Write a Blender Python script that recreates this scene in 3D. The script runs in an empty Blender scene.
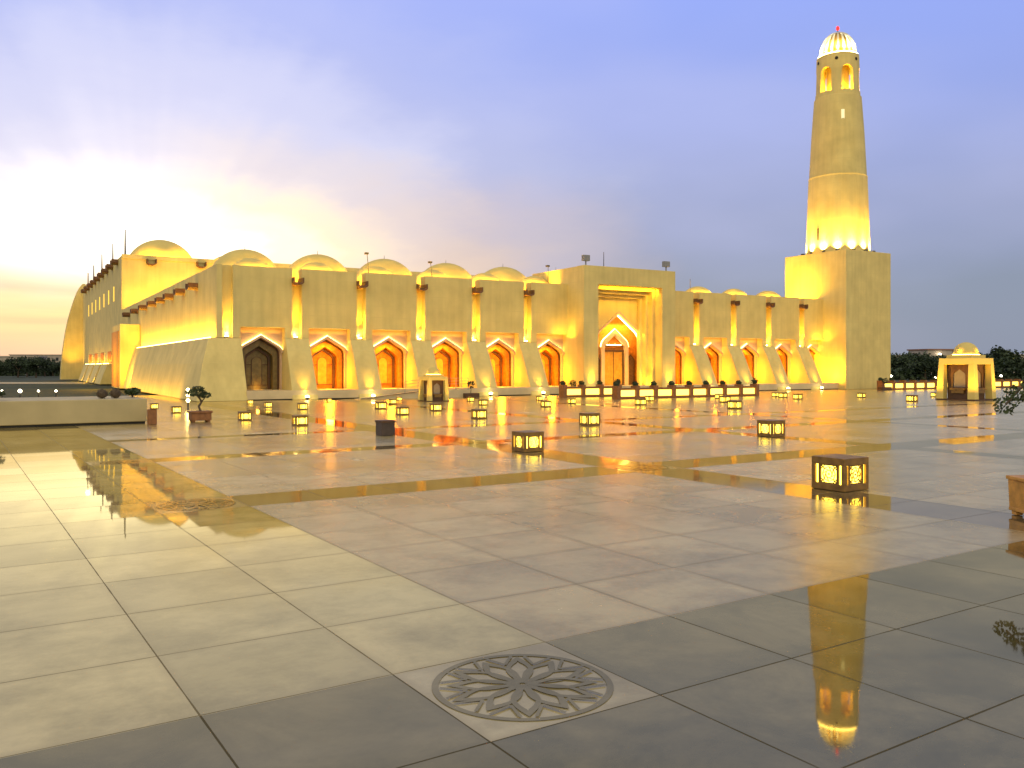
import bpy, bmesh, math, random
from mathutils import Vector, Matrix

random.seed(7)
C = bpy.context.scene.collection
scene = bpy.context.scene
R = math.radians

# ------------------------------------------------------------------ camera
cam_d = bpy.data.cameras.new('camera')
cam = bpy.data.objects.new('camera', cam_d)
C.objects.link(cam)
cam.location = (0, 0, 1.6)
cam.rotation_euler = (R(90), 0, 0)
cam_d.sensor_width = 36.0
cam_d.lens = 36.0 * 865 / 1024
cam_d.shift_y = -17 / 1024
cam_d.clip_start = 0.05
cam_d.clip_end = 6000
scene.camera = cam

# ------------------------------------------------------------------ world / sky
SUN_AZ = -21.0          # degrees from straight ahead (+Y), negative = left
SUN_EL = 3.0
world = bpy.data.worlds.new('World')
scene.world = world
world.use_nodes = True
wn, wl = world.node_tree.nodes, world.node_tree.links
wn.clear()


def wnode(t, **kw):
    n = wn.new(t)
    for k, v in kw.items():
        setattr(n, k, v)
    return n


def wmath(op, a, b=None, clamp=False):
    n = wnode('ShaderNodeMath', operation=op, use_clamp=clamp)
    for i, x in enumerate((a, b)):
        if x is None:
            continue
        if isinstance(x, (int, float)):
            n.inputs[i].default_value = x
        else:
            wl.new(x, n.inputs[i])
    return n.outputs[0]


def wvec(op, a, b=None):
    n = wnode('ShaderNodeVectorMath', operation=op)
    for i, x in enumerate((a, b)):
        if x is None:
            continue
        if isinstance(x, tuple):
            n.inputs[i].default_value = x
        else:
            wl.new(x, n.inputs[i])
    return n


def wramp(fac, stops, interp='EASE'):
    n = wnode('ShaderNodeValToRGB')
    n.color_ramp.interpolation = interp
    els = n.color_ramp.elements
    while len(els) < len(stops):
        els.new(0.5)
    for e, (p, c) in zip(els, stops):
        e.position = p
        e.color = c if len(c) == 4 else (*c, 1)
    wl.new(fac, n.inputs[0])
    return n.outputs[0]


def wmix(fac, a, b):
    n = wnode('ShaderNodeMix', data_type='RGBA')
    n.clamp_factor = True
    for sock, x in ((n.inputs[0], fac), (n.inputs[6], a), (n.inputs[7], b)):
        if isinstance(x, (int, float)):
            sock.default_value = x
        elif isinstance(x, tuple):
            sock.default_value = (*x, 1) if len(x) == 3 else x
        else:
            wl.new(x, sock)
    return n.outputs[2]


def g1(v):
    return (v, v, v, 1)


tc = wnode('ShaderNodeTexCoord')
dirv = tc.outputs['Generated']
sep = wnode('ShaderNodeSeparateXYZ')
wl.new(dirv, sep.inputs[0])
dx, dy, dz = sep.outputs
# cloud warp: noise squeezed in height so that it lies in streaks
mp = wnode('ShaderNodeMapping')
mp.inputs['Scale'].default_value = (1.0, 1.0, 2.6)
mp.inputs['Rotation'].default_value = (0, R(24), 0)
wl.new(dirv, mp.inputs[0])
nz = wnode('ShaderNodeTexNoise')
nz.inputs['Scale'].default_value = 3.1
nz.inputs['Detail'].default_value = 5
nz.inputs['Roughness'].default_value = 0.5
wl.new(mp.outputs[0], nz.inputs['Vector'])
nfac = nz.outputs['Fac']
nz2 = wnode('ShaderNodeTexNoise')
nz2.inputs['Scale'].default_value = 1.7
nz2.inputs['Detail'].default_value = 3
wl.new(mp.outputs[0], nz2.inputs['Vector'])
warp = wmath('MULTIPLY', wmath('SUBTRACT', nfac, 0.5), 0.16)
zw = wmath('ADD', dz, wmath('MULTIPLY', warp, 0.6))
base = wramp(zw, [(0.0, (.25, .30, .40)), (.09, (.25, .30, .42)), (.17, (.295, .345, .57)),
                  (.27, (.31, .39, .80)), (.40, (.31, .415, .97)), (.50, (.30, .36, .60)), (.62, (.30, .29, .32)), (1.0, (.30, .28, .28))], 'LINEAR')
cl = wramp(nz2.outputs['Fac'], [(.38, g1(0)), (.66, g1(1))])
cl = wmath('MULTIPLY', cl, wmath('ADD', nfac, .35))
base = wmix(wmath('MULTIPLY', cl, 0.34), base, (.60, .61, .86))
# sunset glow
gx, gy, gz = math.sin(R(SUN_AZ - 2)) * .985, math.cos(R(SUN_AZ - 2)) * .985, 0.125
raw = wvec('SUBTRACT', dirv, (gx, gy, gz)).outputs[0]


def glow_dist(scale, amount):
    d_ = wvec('MULTIPLY', raw, scale).outputs[0]
    return wmath('ADD', wvec('LENGTH', d_).outputs['Value'], wmath('MULTIPLY', warp, amount))


# faint rays that fan out of the glow
rx = wvec('DOT_PRODUCT', raw, (math.cos(R(SUN_AZ - 2)), -math.sin(R(SUN_AZ - 2)), 0)).outputs['Value']
rz = wvec('DOT_PRODUCT', raw, (0, 0, 1)).outputs['Value']
ang = wmath('ARCTAN2', wmath('ADD', rz, .06), rx)
nray = wnode('ShaderNodeTexNoise', noise_dimensions='1D')
nray.inputs['Scale'].default_value = 1.9
nray.inputs['Detail'].default_value = 3
wl.new(ang, nray.inputs['W'])
ray = wmath('MULTIPLY', wmath('SUBTRACT', nray.outputs['Fac'], .5), .15)
wisp = wnode('ShaderNodeTexNoise')
wisp.inputs['Scale'].default_value = 7.5
wisp.inputs['Detail'].default_value = 6
wisp.inputs['Roughness'].default_value = .6
wl.new(mp.outputs[0], wisp.inputs['Vector'])
warp = wmath('ADD', wmath('ADD', warp, ray), wmath('MULTIPLY', wmath('SUBTRACT', wisp.outputs['Fac'], .5), .09))
veil = glow_dist((.9, .9, 1.55), 1.2)
col = wmix(wramp(veil, [(.13, g1(.88)), (.26, g1(.55)), (.38, g1(.20)), (.54, g1(0))]), base, (.84, .84, 1.02))
# a second, fainter arm of the glow that leans to the right
dif2 = wvec('SUBTRACT', dirv, (math.sin(R(-3)), math.cos(R(-3)), 0.115)).outputs[0]
dif2 = wvec('MULTIPLY', dif2, (1.0, 1.0, 2.3)).outputs[0]
dist2 = wmath('ADD', wvec('LENGTH', dif2).outputs['Value'], warp)
col = wmix(wramp(dist2, [(.02, g1(.55)), (.15, g1(.28)), (.28, g1(0))]), col, (.76, .55, .46))
ring = glow_dist((.72, .72, 2.5), 1.1)
rmask = wramp(wmath('ADD', dx, 1.0), [(.58, g1(.12)), (.74, g1(1))])
col = wmix(wmath('MULTIPLY', rmask, wramp(ring, [(.10, g1(.95)), (.17, g1(.62)), (.25, g1(.22)), (.36, g1(0))])), col, (1.02, .74, .36))
core = glow_dist((.70, .70, 2.35), .9)
col = wmix(wramp(core, [(.01, g1(1)), (.07, g1(.58)), (.12, g1(.26)), (.17, g1(.09)), (.24, g1(0))]), col, (2.6, 2.4, 1.95))
# bars of orange and grey cloud low on the sunset side
sd = wvec('DOT_PRODUCT', dirv, (math.sin(R(SUN_AZ - 8)), math.cos(R(SUN_AZ - 8)), 0)).outputs['Value']
side = wramp(sd, [(.86, g1(0)), (.975, g1(1))])
mp3 = wnode('ShaderNodeMapping')
mp3.inputs['Scale'].default_value = (1.3, 1.3, 17)
mp3.inputs['Rotation'].default_value = (0, R(-5), 0)
wl.new(dirv, mp3.inputs[0])
nz3 = wnode('ShaderNodeTexNoise')
nz3.inputs['Scale'].default_value = 2.2
nz3.inputs['Detail'].default_value = 4
wl.new(mp3.outputs[0], nz3.inputs['Vector'])
bars = wramp(nz3.outputs['Fac'], [(.36, (.66, .49, .30)), (.62, (.98, .75, .36))])
bars = wmix(wramp(dz, [(.01, g1(.85)), (.055, g1(0))]), bars, (.56, .46, .38))
low = wramp(wmath('ADD', dz, wmath('MULTIPLY', warp, .35)), [(.05, g1(1)), (.135, g1(0))])
col = wmix(wmath('MULTIPLY', wmath('MULTIPLY', side, low), .92), col, bars)
# unseen warm glow added behind the camera to light facade and floor
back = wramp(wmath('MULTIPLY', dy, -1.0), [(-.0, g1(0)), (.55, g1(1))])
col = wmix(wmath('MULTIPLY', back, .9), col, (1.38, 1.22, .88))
# below the horizon: dull earth
below = wramp(wmath('MULTIPLY', dz, -1.0), [(.0, g1(0)), (.03, g1(1))])
col = wmix(below, col, (.16, .14, .11))
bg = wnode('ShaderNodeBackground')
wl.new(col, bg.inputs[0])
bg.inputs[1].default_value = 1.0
sky = wnode('ShaderNodeTexSky', sky_type='NISHITA')
sky.sun_disc = False
sky.sun_elevation = R(SUN_EL)
sky.sun_rotation = R(SUN_AZ)
bg2 = wnode('ShaderNodeBackground')
wl.new(sky.outputs[0], bg2.inputs[0])
bg2.inputs[1].default_value = 0.012
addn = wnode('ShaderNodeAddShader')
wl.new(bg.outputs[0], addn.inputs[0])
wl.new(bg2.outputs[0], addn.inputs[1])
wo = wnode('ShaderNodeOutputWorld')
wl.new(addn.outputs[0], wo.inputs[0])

# the sun: nearly down, behind cloud
sd_ = bpy.data.lights.new('sun', 'SUN')
sd_.energy = 0.10
sd_.angle = R(120)
sd_.color = (1, .78, .5)
sun = bpy.data.objects.new('sun', sd_)
C.objects.link(sun)
sv = Vector((math.sin(R(SUN_AZ)) * math.cos(R(SUN_EL + 4)), math.cos(R(SUN_AZ)) * math.cos(R(SUN_EL + 4)), math.sin(R(SUN_EL + 4))))
sun.rotation_euler = sv.to_track_quat('Z', 'Y').to_euler()

scene.view_settings.view_transform = 'Standard'
scene.view_settings.look = 'None'
scene.view_settings.exposure = 0.0
scene.view_settings.gamma = 1.0
try:
    scene.cycles.use_denoising = True
    scene.cycles.max_bounces = 6
    scene.cycles.diffuse_bounces = 3
    scene.cycles.glossy_bounces = 4
    scene.cycles.sample_clamp_indirect = 6
    scene.cycles.caustics_reflective = False
    scene.cycles.caustics_refractive = False
except Exception:
    pass

# ------------------------------------------------------------------ materials
def mat(name, base, rough=.7, vary=.12, vscale=3.0, bump=0.0, bscale=30.0, spec=.5, metal=0.0, stain=None):
    m = bpy.data.materials.new(name)
    m.use_nodes = True
    nt = m.node_tree
    b = nt.nodes['Principled BSDF']
    b.inputs['Roughness'].default_value = rough
    b.inputs['Specular IOR Level'].default_value = spec
    b.inputs['Metallic'].default_value = metal
    t = nt.nodes.new('ShaderNodeTexCoord')
    n = nt.nodes.new('ShaderNodeTexNoise')
    n.inputs['Scale'].default_value = vscale
    n.inputs['Detail'].default_value = 6
    nt.links.new(t.outputs['Object'], n.inputs['Vector'])
    r = nt.nodes.new('ShaderNodeValToRGB')
    r.color_ramp.elements[0].position = .3
    r.color_ramp.elements[1].position = .7
    r.color_ramp.elements[0].color = (*[max(0, c * (1 - vary)) for c in base], 1)
    r.color_ramp.elements[1].color = (*[min(1, c * (1 + vary)) for c in base], 1)
    nt.links.new(n.outputs['Fac'], r.inputs[0])
    nt.links.new(r.outputs[0], b.inputs['Base Color'])
    if bump:
        n2 = nt.nodes.new('ShaderNodeTexNoise')
        n2.inputs['Scale'].default_value = bscale
        n2.inputs['Detail'].default_value = 4
        nt.links.new(t.outputs['Object'], n2.inputs['Vector'])
        bm_ = nt.nodes.new('ShaderNodeBump')
        bm_.inputs['Strength'].default_value = bump
        bm_.inputs['Distance'].default_value = .02
        nt.links.new(n2.outputs['Fac'], bm_.inputs['Height'])
        nt.links.new(bm_.outputs[0], b.inputs['Normal'])
    return m


def emit(name, colr, strength):
    m = bpy.data.materials.new(name)
    m.use_nodes = True
    nt = m.node_tree
    nt.nodes.clear()
    e = nt.nodes.new('ShaderNodeEmission')
    e.inputs[0].default_value = (*colr, 1)
    e.inputs[1].default_value = strength
    o = nt.nodes.new('ShaderNodeOutputMaterial')
    nt.links.new(e.outputs[0], o.inputs[0])
    return m


def course_mat(name, base, course=.6, rough=.75):
    """render / stone with very faint horizontal coursing and rain streaks"""
    m = mat(name, base, rough, .11, .8, .14, 18)
    nt = m.node_tree
    b = nt.nodes['Principled BSDF']
    t = next(n for n in nt.nodes if n.type == 'TEX_COORD')
    ramp = next(n for n in nt.nodes if n.type == 'VALTORGB')
    mpn = nt.nodes.new('ShaderNodeMapping')
    mpn.inputs['Scale'].default_value = (2.2, 2.2, .16)
    nt.links.new(t.outputs['Object'], mpn.inputs[0])
    s = nt.nodes.new('ShaderNodeTexNoise')
    s.inputs['Scale'].default_value = 1.6
    s.inputs['Detail'].default_value = 5
    nt.links.new(mpn.outputs[0], s.inputs['Vector'])
    r2 = nt.nodes.new('ShaderNodeValToRGB')
    r2.color_ramp.elements[0].position = .35
    r2.color_ramp.elements[0].color = (.915, .905, .88, 1)
    r2.color_ramp.elements[1].position = .62
    r2.color_ramp.elements[1].color = (1, 1, 1, 1)
    nt.links.new(s.outputs['Fac'], r2.inputs[0])
    mx = nt.nodes.new('ShaderNodeMix')
    mx.data_type = 'RGBA'
    mx.blend_type = 'MULTIPLY'
    mx.inputs[0].default_value = 1
    nt.links.new(ramp.outputs[0], mx.inputs[6])
    nt.links.new(r2.outputs[0], mx.inputs[7])
    # joints
    sp = nt.nodes.new('ShaderNodeSeparateXYZ')
    nt.links.new(t.outputs['Object'], sp.inputs[0])
    md = nt.nodes.new('ShaderNodeMath')
    md.operation = 'MODULO'
    md.inputs[1].default_value = course
    nt.links.new(sp.outputs[2], md.inputs[0])
    lt = nt.nodes.new('ShaderNodeMath')
    lt.operation = 'LESS_THAN'
    lt.inputs[1].default_value = .018
    nt.links.new(md.outputs[0], lt.inputs[0])
    m2 = nt.nodes.new('ShaderNodeMix')
    m2.data_type = 'RGBA'
    m2.inputs[7].default_value = (*[c * .93 for c in base], 1)
    nt.links.new(lt.outputs[0], m2.inputs[0])
    nt.links.new(mx.outputs[2], m2.inputs[6])
    nt.links.new(m2.outputs[2], b.inputs['Base Color'])
    return m


WARM = (1.0, .535, .03)
HOT = (1.0, .78, .30)
STONE = (.76, .605, .225)
M = {}
M['stone'] = course_mat('sand_stone', STONE)
M['pale_stone'] = mat('pale_stone', (.66, .52, .30), .7, .08, 2, .1)
M['dome'] = mat('dome_render', (.72, .56, .17), .7, .06, 2, .05)
M['pink_stone'] = mat('pink_stone', (.66, .46, .31), .7, .06, 3, .05)
M['wood'] = mat('orange_wood', (.56, .19, .025), .5, .22, 6, spec=.12)
M['wood_unlit'] = mat('unlit_wood', (.20, .14, .045), .5, .25, 6)  # door wood darkened in its colour for the unlit first bay
M['wood_light'] = mat('light_wood', (.60, .29, .05), .5, .18, 6, spec=.12)
M['wood_dark'] = mat('dark_wood', (.095, .042, .016), .55, .25, 6)
M['spout'] = mat('brown_spout', (.17, .075, .03), .6, .25, 8)
M['bronze'] = mat('bronze', (.25, .135, .03), .45, .3, 12, metal=.2)
M['planter_wood'] = mat('planter_wood', (.27, .11, .035), .6, .25, 9, .2, 40)
M['dark_metal'] = mat('dark_metal', (.05, .045, .045), .5, .2, 10)
M['grey_metal'] = mat('grey_metal', (.25, .25, .26), .5, .15, 10)
M['black'] = mat('black_gap', (.02, .018, .015), .8, .1, 5)
M['glow'] = emit('lamp_glow', (1, .69, .075), 7.5)
M['strip'] = emit('strip_light', (1, .66, .16), 14.0)
M['lens'] = emit('lamp_lens', HOT, 30.0)
M['panel_glow'] = emit('panel_glow', (1, .66, .10), 3.8)
M['window_glow'] = emit('window_glow', (1, .60, .08), 1.6)
M['slit_glow'] = emit('slit_glow', (1, .86, .45), 1.2)
M['white_lamp'] = emit('white_lamp', (1, .85, .6), 12.0)
M['red_lamp'] = emit('red_lamp', (1, .03, .02), 3.0)
M['white_rib'] = mat('white_rib', (.85, .81, .68), .6, .05, 4)
M['leaf'] = mat('leaf', (.05, .075, .025), .6, .5, 1.2)
M['leaf_dark'] = mat('leaf_dark', (.030, .052, .020), .7, .5, .5)
M['bark'] = mat('bark', (.10, .07, .045), .9, .3, 8)
M['flower'] = mat('flower', (.55, .03, .16), .6, .3, 20)
M['grass'] = mat('grass_ground', (.035, .05, .02), .95, .4, .12, .3, 3)
M['far_wall'] = mat('far_wall', (.42, .36, .30), .8, .15, .4)
M['far_roof'] = mat('far_roof', (.26, .13, .09), .8, .15, .4)
M['window_dark'] = mat('window_dark', (.04, .045, .05), .2, .1, 2)
M['pane'] = mat('pane', (.24, .20, .17), .35, .15, 3)
M['low_wall'] = mat('low_wall_stone', (.50, .41, .21), .6, .10, 1.3, .08)

# ------------------------------------------------------------------ mesh helpers
class MB:
    def __init__(s):
        s.bm = bmesh.new()
        s.mi = 0

    def face(s, vs):
        try:
            f = s.bm.faces.new([v if isinstance(v, bmesh.types.BMVert) else s.bm.verts.new(v) for v in vs])
            f.material_index = s.mi
            return f
        except ValueError:
            return None

    def box(s, x0, x1, y0, y1, z0, z1):
        v = [s.bm.verts.new((x, y, z)) for z in (z0, z1) for y in (y0, y1) for x in (x0, x1)]
        for q in ((0, 2, 3, 1), (4, 5, 7, 6), (0, 1, 5, 4), (2, 6, 7, 3), (0, 4, 6, 2), (1, 3, 7, 5)):
            s.face([v[i] for i in q])
        return s

    def loft(s, loops, cap0=True, cap1=True, closed=True):
        rings = [[s.bm.verts.new(p) for p in lp] for lp in loops]
        n = len(rings[0])
        for a, b in zip(rings, rings[1:]):
            for i in range(n if closed else n - 1):
                j = (i + 1) % n
                s.face([a[i], a[j], b[j], b[i]])
        if cap0:
            s.face(list(reversed(rings[0])))
        if cap1:
            s.face(rings[-1])
        return s

    def prism_xz(s, pts, y0, y1):           # outline in (x, z), extruded along y
        return s.loft([[(x, y0, z) for x, z in pts], [(x, y1, z) for x, z in pts]])

    def prism_yz(s, pts, x0, x1):
        return s.loft([[(x0, y, z) for y, z in pts], [(x1, y, z) for y, z in pts]])

    def band_xz(s, outer, inner, y0, y1):   # open band between two outlines with equal counts
        n = len(outer)
        A = [[s.bm.verts.new((x, y, z)) for x, z in o] for o in (outer, inner) for y in (y0, y1)]
        o0, o1, i0, i1 = A
        for k in range(n - 1):
            s.face([o0[k], o0[k + 1], i0[k + 1], i0[k]])
            s.face([o1[k + 1], o1[k], i1[k], i1[k + 1]])
            s.face([o0[k + 1], o0[k], o1[k], o1[k + 1]])
            s.face([i0[k], i0[k + 1], i1[k + 1], i1[k]])
        s.face([o0[0], i0[0], i1[0], o1[0]])
        s.face([o0[-1], o1[-1], i1[-1], i0[-1]])
        return s

    def lathe(s, prof, cx=0, cy=0, seg=48, rib=None):
        loops = []
        for r, z in prof:
            lp = []
            for k in range(seg):
                a = 2 * math.pi * k / seg
                rr = r * (rib(k) if rib else 1)
                lp.append((cx + rr * math.cos(a), cy + rr * math.sin(a), z))
            loops.append(lp)
        return s.loft(loops)

    def tube(s, p, q, r0, r1=None, seg=8):
        r1 = r0 if r1 is None else r1
        p, q = Vector(p), Vector(q)
        d = (q - p).normalized()
        a = d.orthogonal().normalized()
        b = d.cross(a)
        lo = []
        for c, r in ((p, r0), (q, r1)):
            lo.append([tuple(c + a * (r * math.cos(2 * math.pi * k / seg)) + b * (r * math.sin(2 * math.pi * k / seg))) for k in range(seg)])
        return s.loft(lo)

    def ball(s, c, r, sub=2, squash=1.0, noise=0.0):
        m = Matrix.Translation(c) @ Matrix.Diagonal((r, r, r * squash, 1))
        g = bmesh.ops.create_icosphere(s.bm, subdivisions=sub, radius=1, matrix=m)
        for v in g['verts']:
            if noise:
                k = 1 + random.uniform(-noise, noise)
                v.co = Vector(c) + (v.co - Vector(c)) * k
        for f in {f for v in g['verts'] for f in v.link_faces}:
            f.material_index = s.mi
        return s

    def build(s, name, m, parent=None, loc=(0, 0, 0), smooth=False, origin=None, bevel=0):
        bmesh.ops.recalc_face_normals(s.bm, faces=s.bm.faces[:])
        if origin is not None:
            for v in s.bm.verts:
                v.co -= Vector(origin)
        me = bpy.data.meshes.new(name)
        s.bm.to_mesh(me)
        s.bm.free()
        for mm in (m if isinstance(m, (list, tuple)) else [m]):
            me.materials.append(mm)
        if smooth:
            me.polygons.foreach_set('use_smooth', [True] * len(me.polygons))
        o = bpy.data.objects.new(name, me)
        C.objects.link(o)
        o.parent = parent
        o.location = loc
        if bevel:
            b = o.modifiers.new('bevel', 'BEVEL')
            b.width = bevel
            b.segments = 2
            b.limit_method = 'ANGLE'
        return o


def tag(o, label=None, cat=None, group=None, kind=None):
    for k, v in (('label', label), ('category', cat), ('group', group), ('kind', kind)):
        if v:
            o[k] = v
    return o


def empty(name, loc, rz=0, **kw):
    o = bpy.data.objects.new(name, None)
    o.empty_display_size = .3
    C.objects.link(o)
    o.location = loc
    o.rotation_euler = (0, 0, rz)
    return tag(o, **kw)


def copy_part(o, parent, loc=None):
    c = o.copy()
    C.objects.link(c)
    c.parent = parent
    if loc is not None:
        c.location = loc
    for ch in o.children:
        copy_part(ch, c)
    return c


def copy_thing(o, loc, rz=None, sc=None, **kw):
    c = o.copy()
    C.objects.link(c)
    c.location = loc
    if rz is not None:
        c.rotation_euler = (0, 0, rz)
    if sc is not None:
        c.scale = (sc, sc, sc) if isinstance(sc, (int, float)) else sc
    tag(c, **kw)
    for ch in o.children:
        copy_part(ch, c)
    return c


def lamp(kind, parent, loc, aim, energy, color=WARM, size=.1, spot=60, blend=.6, size_y=None, name='lamp', axis=None):
    d = bpy.data.lights.new(name, kind)
    d.energy = energy
    d.color = color
    if kind == 'SPOT':
        d.spot_size = R(spot)
        d.spot_blend = blend
        d.shadow_soft_size = size
    elif kind == 'AREA':
        d.shape = 'RECTANGLE'
        d.size = size
        d.size_y = size_y or size
    else:
        d.shadow_soft_size = size
    o = bpy.data.objects.new(name, d)
    C.objects.link(o)
    o.parent = parent
    o.location = loc
    if aim is not None:
        if kind == 'AREA':                    # the long side (size) lies along axis
            z = -Vector(aim).normalized()
            x = Vector(axis or (1, 0, 0))
            x = (x - z * x.dot(z)).normalized()
            y = z.cross(x)
            o.rotation_euler = Matrix((x, y, z)).transposed().to_euler()
        else:
            o.rotation_euler = Vector(aim).to_track_quat('-Z', 'Y').to_euler()
    return o


def pointed(hw, spring, apex, n=7, base=None, cx=0.0):
    """outline (x,z) of a four-centred pointed arch, left foot to right foot"""
    pts = []
    H = apex - spring
    def half(t):                              # t 0 at the spring, 1 at the apex
        # steep shoulder then straight rise
        if t < .45:
            a = t / .45 * math.pi / 3.2
            x = hw - hw * .28 * (1 - math.cos(a)) / (1 - math.cos(math.pi / 3.2))
            zz = spring + H * .46 * math.sin(a) / math.sin(math.pi / 3.2)
        else:
            k = (t - .45) / .55
            x = hw * .72 * (1 - k)
            zz = spring + H * .46 + H * .54 * k
        return x, zz
    ts = [i / n for i in range(n + 1)]
    left = [(cx - half(t)[0], half(t)[1]) for t in ts]
    right = [(cx + half(t)[0], half(t)[1]) for t in reversed(ts[:-1])]
    if base is not None:
        left = [(cx - hw, base)] + left
        right = right + [(cx + hw, base)]
    return left + right


def round_arch(hw, spring, n=6, base=None, cx=0.0):
    pts = [(cx - hw * math.cos(math.pi * i / (2 * n)), spring + hw * math.sin(math.pi * i / (2 * n))) for i in range(2 * n + 1)]
    if base is not None:
        pts = [(cx - hw, base)] + pts + [(cx + hw, base)]
    return pts


def holed(x0, x1, z0, z1, hole):
    """wall outline with an opening that reaches its foot"""
    return [(x0, z0)] + hole + [(x1, z0), (x1, z1), (x0, z1)]


# frames: plaza grid and building grid
TP = R(56.88)
TB = R(59.58)
RZP = R(90) - TP
RZB = R(90) - TB


def uv(u, v, z=0, t=TB):
    return Vector((u * math.sin(t) - v * math.cos(t), u * math.cos(t) + v * math.sin(t), z))


def gpix(x, y):
    d = 865 * 1.6 / (y - 367)
    return (x - 512) / 865 * d, d


# ------------------------------------------------------------------ ground and plaza
g = MB()
g.face([(-2500, -600, -.12), (2500, -600, -.12), (2500, 4000, -.12), (-2500, 4000, -.12)])
tag(g.build('ground', M['grass']), kind='structure')


def paving_mat(name, cols, rough, jw, bump, spec, coat, rvar, tilt=.004, scuff=0.0, pitch=.97, off=(0, 0), jcol=(.07, .055, .035)):
    m = bpy.data.materials.new(name)
    m.use_nodes = True
    nt = m.node_tree
    N, L = nt.nodes, nt.links
    b = N['Principled BSDF']
    t = N.new('ShaderNodeTexCoord')
    mp_ = N.new('ShaderNodeMapping')
    mp_.inputs['Location'].default_value = (-off[0] / pitch, -off[1] / pitch, 0)
    mp_.inputs['Scale'].default_value = (1 / pitch,) * 3
    L.new(t.outputs['Object'], mp_.inputs[0])
    fl = N.new('ShaderNodeVectorMath')
    fl.operation = 'FLOOR'
    L.new(mp_.outputs[0], fl.inputs[0])
    wn_ = N.new('ShaderNodeTexWhiteNoise')
    wn_.noise_dimensions = '3D'
    L.new(fl.outputs[0], wn_.inputs['Vector'])
    fr = N.new('ShaderNodeVectorMath')
    fr.operation = 'FRACTION'
    L.new(mp_.outputs[0], fr.inputs[0])
    sp = N.new('ShaderNodeSeparateXYZ')
    L.new(fr.outputs[0], sp.inputs[0])

    def mth(op, a, bb, clamp=False):
        n = N.new('ShaderNodeMath')
        n.operation = op
        n.use_clamp = clamp
        for i, x in enumerate((a, bb)):
            if isinstance(x, (int, float)):
                n.inputs[i].default_value = x
            else:
                L.new(x, n.inputs[i])
        return n.outputs[0]
    def edge(o):
        a = mth('ABSOLUTE', mth('SUBTRACT', o, .5), 0)
        return mth('SUBTRACT', .5, a)
    e = mth('MINIMUM', edge(sp.outputs[0]), edge(sp.outputs[1]))
    # worn joint: width wanders
    nj = N.new('ShaderNodeTexNoise')
    nj.inputs['Scale'].default_value = 3.0
    nj.inputs['Detail'].default_value = 4
    L.new(t.outputs['Object'], nj.inputs['Vector'])
    wj = mth('MULTIPLY', mth('ADD', nj.outputs['Fac'], .25), jw / pitch)
    joint = mth('LESS_THAN', e, wj)
    # stone: big clouds and fine grain
    n1 = N.new('ShaderNodeTexNoise')
    n1.inputs['Scale'].default_value = 1.1
    n1.inputs['Detail'].default_value = 8
    n1.inputs['Roughness'].default_value = .62
    n1.inputs['Distortion'].default_value = .6
    # shift the veining per slab so that it does not run across joints
    ad = N.new('ShaderNodeVectorMath')
    ad.operation = 'MULTIPLY_ADD'
    L.new(wn_.outputs['Color'], ad.inputs[0])
    ad.inputs[1].default_value = (9, 9, 9)
    L.new(t.outputs['Object'], ad.inputs[2])
    L.new(ad.outputs[0], n1.inputs['Vector'])
    r = N.new('ShaderNodeValToRGB')
    r.color_ramp.elements[0].position = .34
    r.color_ramp.elements[1].position = .64
    r.color_ramp.elements[0].color = (*cols[0], 1)
    r.color_ramp.elements[1].color = (*cols[1], 1)
    L.new(n1.outputs['Fac'], r.inputs[0])
    hv = N.new('ShaderNodeHueSaturation')
    L.new(r.outputs[0], hv.inputs['Color'])
    L.new(mth('ADD', mth('MULTIPLY', wn_.outputs['Value'], .34), .83), hv.inputs['Value'])
    # footprints / water marks over everything
    n3 = N.new('ShaderNodeTexNoise')
    n3.inputs['Scale'].default_value = .9
    n3.inputs['Detail'].default_value = 7
    n3.inputs['Roughness'].default_value = .7
    L.new(t.outputs['Object'], n3.inputs['Vector'])
    r3 = N.new('ShaderNodeValToRGB')
    r3.color_ramp.elements[0].position = .36
    r3.color_ramp.elements[0].color = (.52, .50, .43, 1)
    r3.color_ramp.elements[1].position = .56
    r3.color_ramp.elements[1].color = (1, 1, 1, 1)
    L.new(n3.outputs['Fac'], r3.inputs[0])
    mu = N.new('ShaderNodeMix')
    mu.data_type = 'RGBA'
    mu.blend_type = 'MULTIPLY'
    mu.inputs[0].default_value = .85
    L.new(hv.outputs[0], mu.inputs[6])
    L.new(r3.outputs[0], mu.inputs[7])
    gr = mth('MULTIPLY', mth('SUBTRACT', 1.0, mth('MULTIPLY', e, 16.0), True), mth('SUBTRACT', mth('MULTIPLY', n3.outputs['Fac'], 2.2), .75), True)
    md_ = N.new('ShaderNodeMix')
    md_.data_type = 'RGBA'
    md_.blend_type = 'MULTIPLY'
    md_.inputs[7].default_value = (.55, .50, .42, 1)
    L.new(gr, md_.inputs[0])
    L.new(mu.outputs[2], md_.inputs[6])
    mu = md_
    mj = N.new('ShaderNodeMix')
    mj.data_type = 'RGBA'
    mj.inputs[7].default_value = (*jcol, 1)
    L.new(mth('MULTIPLY', joint, .9), mj.inputs[0])
    L.new(mu.outputs[2], mj.inputs[6])
    L.new(mj.outputs[2], b.inputs['Base Color'])
    rr = mth('ADD', mth('MULTIPLY', n3.outputs['Fac'], rvar), mth('ADD', rough - rvar * .5, mth('MULTIPLY', wn_.outputs['Value'], rvar * .25)))
    if scuff:
        sg = N.new('ShaderNodeSeparateColor')
        L.new(r3.outputs[0], sg.inputs[0])
        rr = mth('ADD', rr, mth('MULTIPLY', mth('SUBTRACT', 1.0, sg.outputs[0]), scuff))
    L.new(mth('ADD', rr, mth('MULTIPLY', joint, .5), True), b.inputs['Roughness'])
    b.inputs['Specular IOR Level'].default_value = 0
    gl = N.new('ShaderNodeBsdfGlossy')
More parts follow.
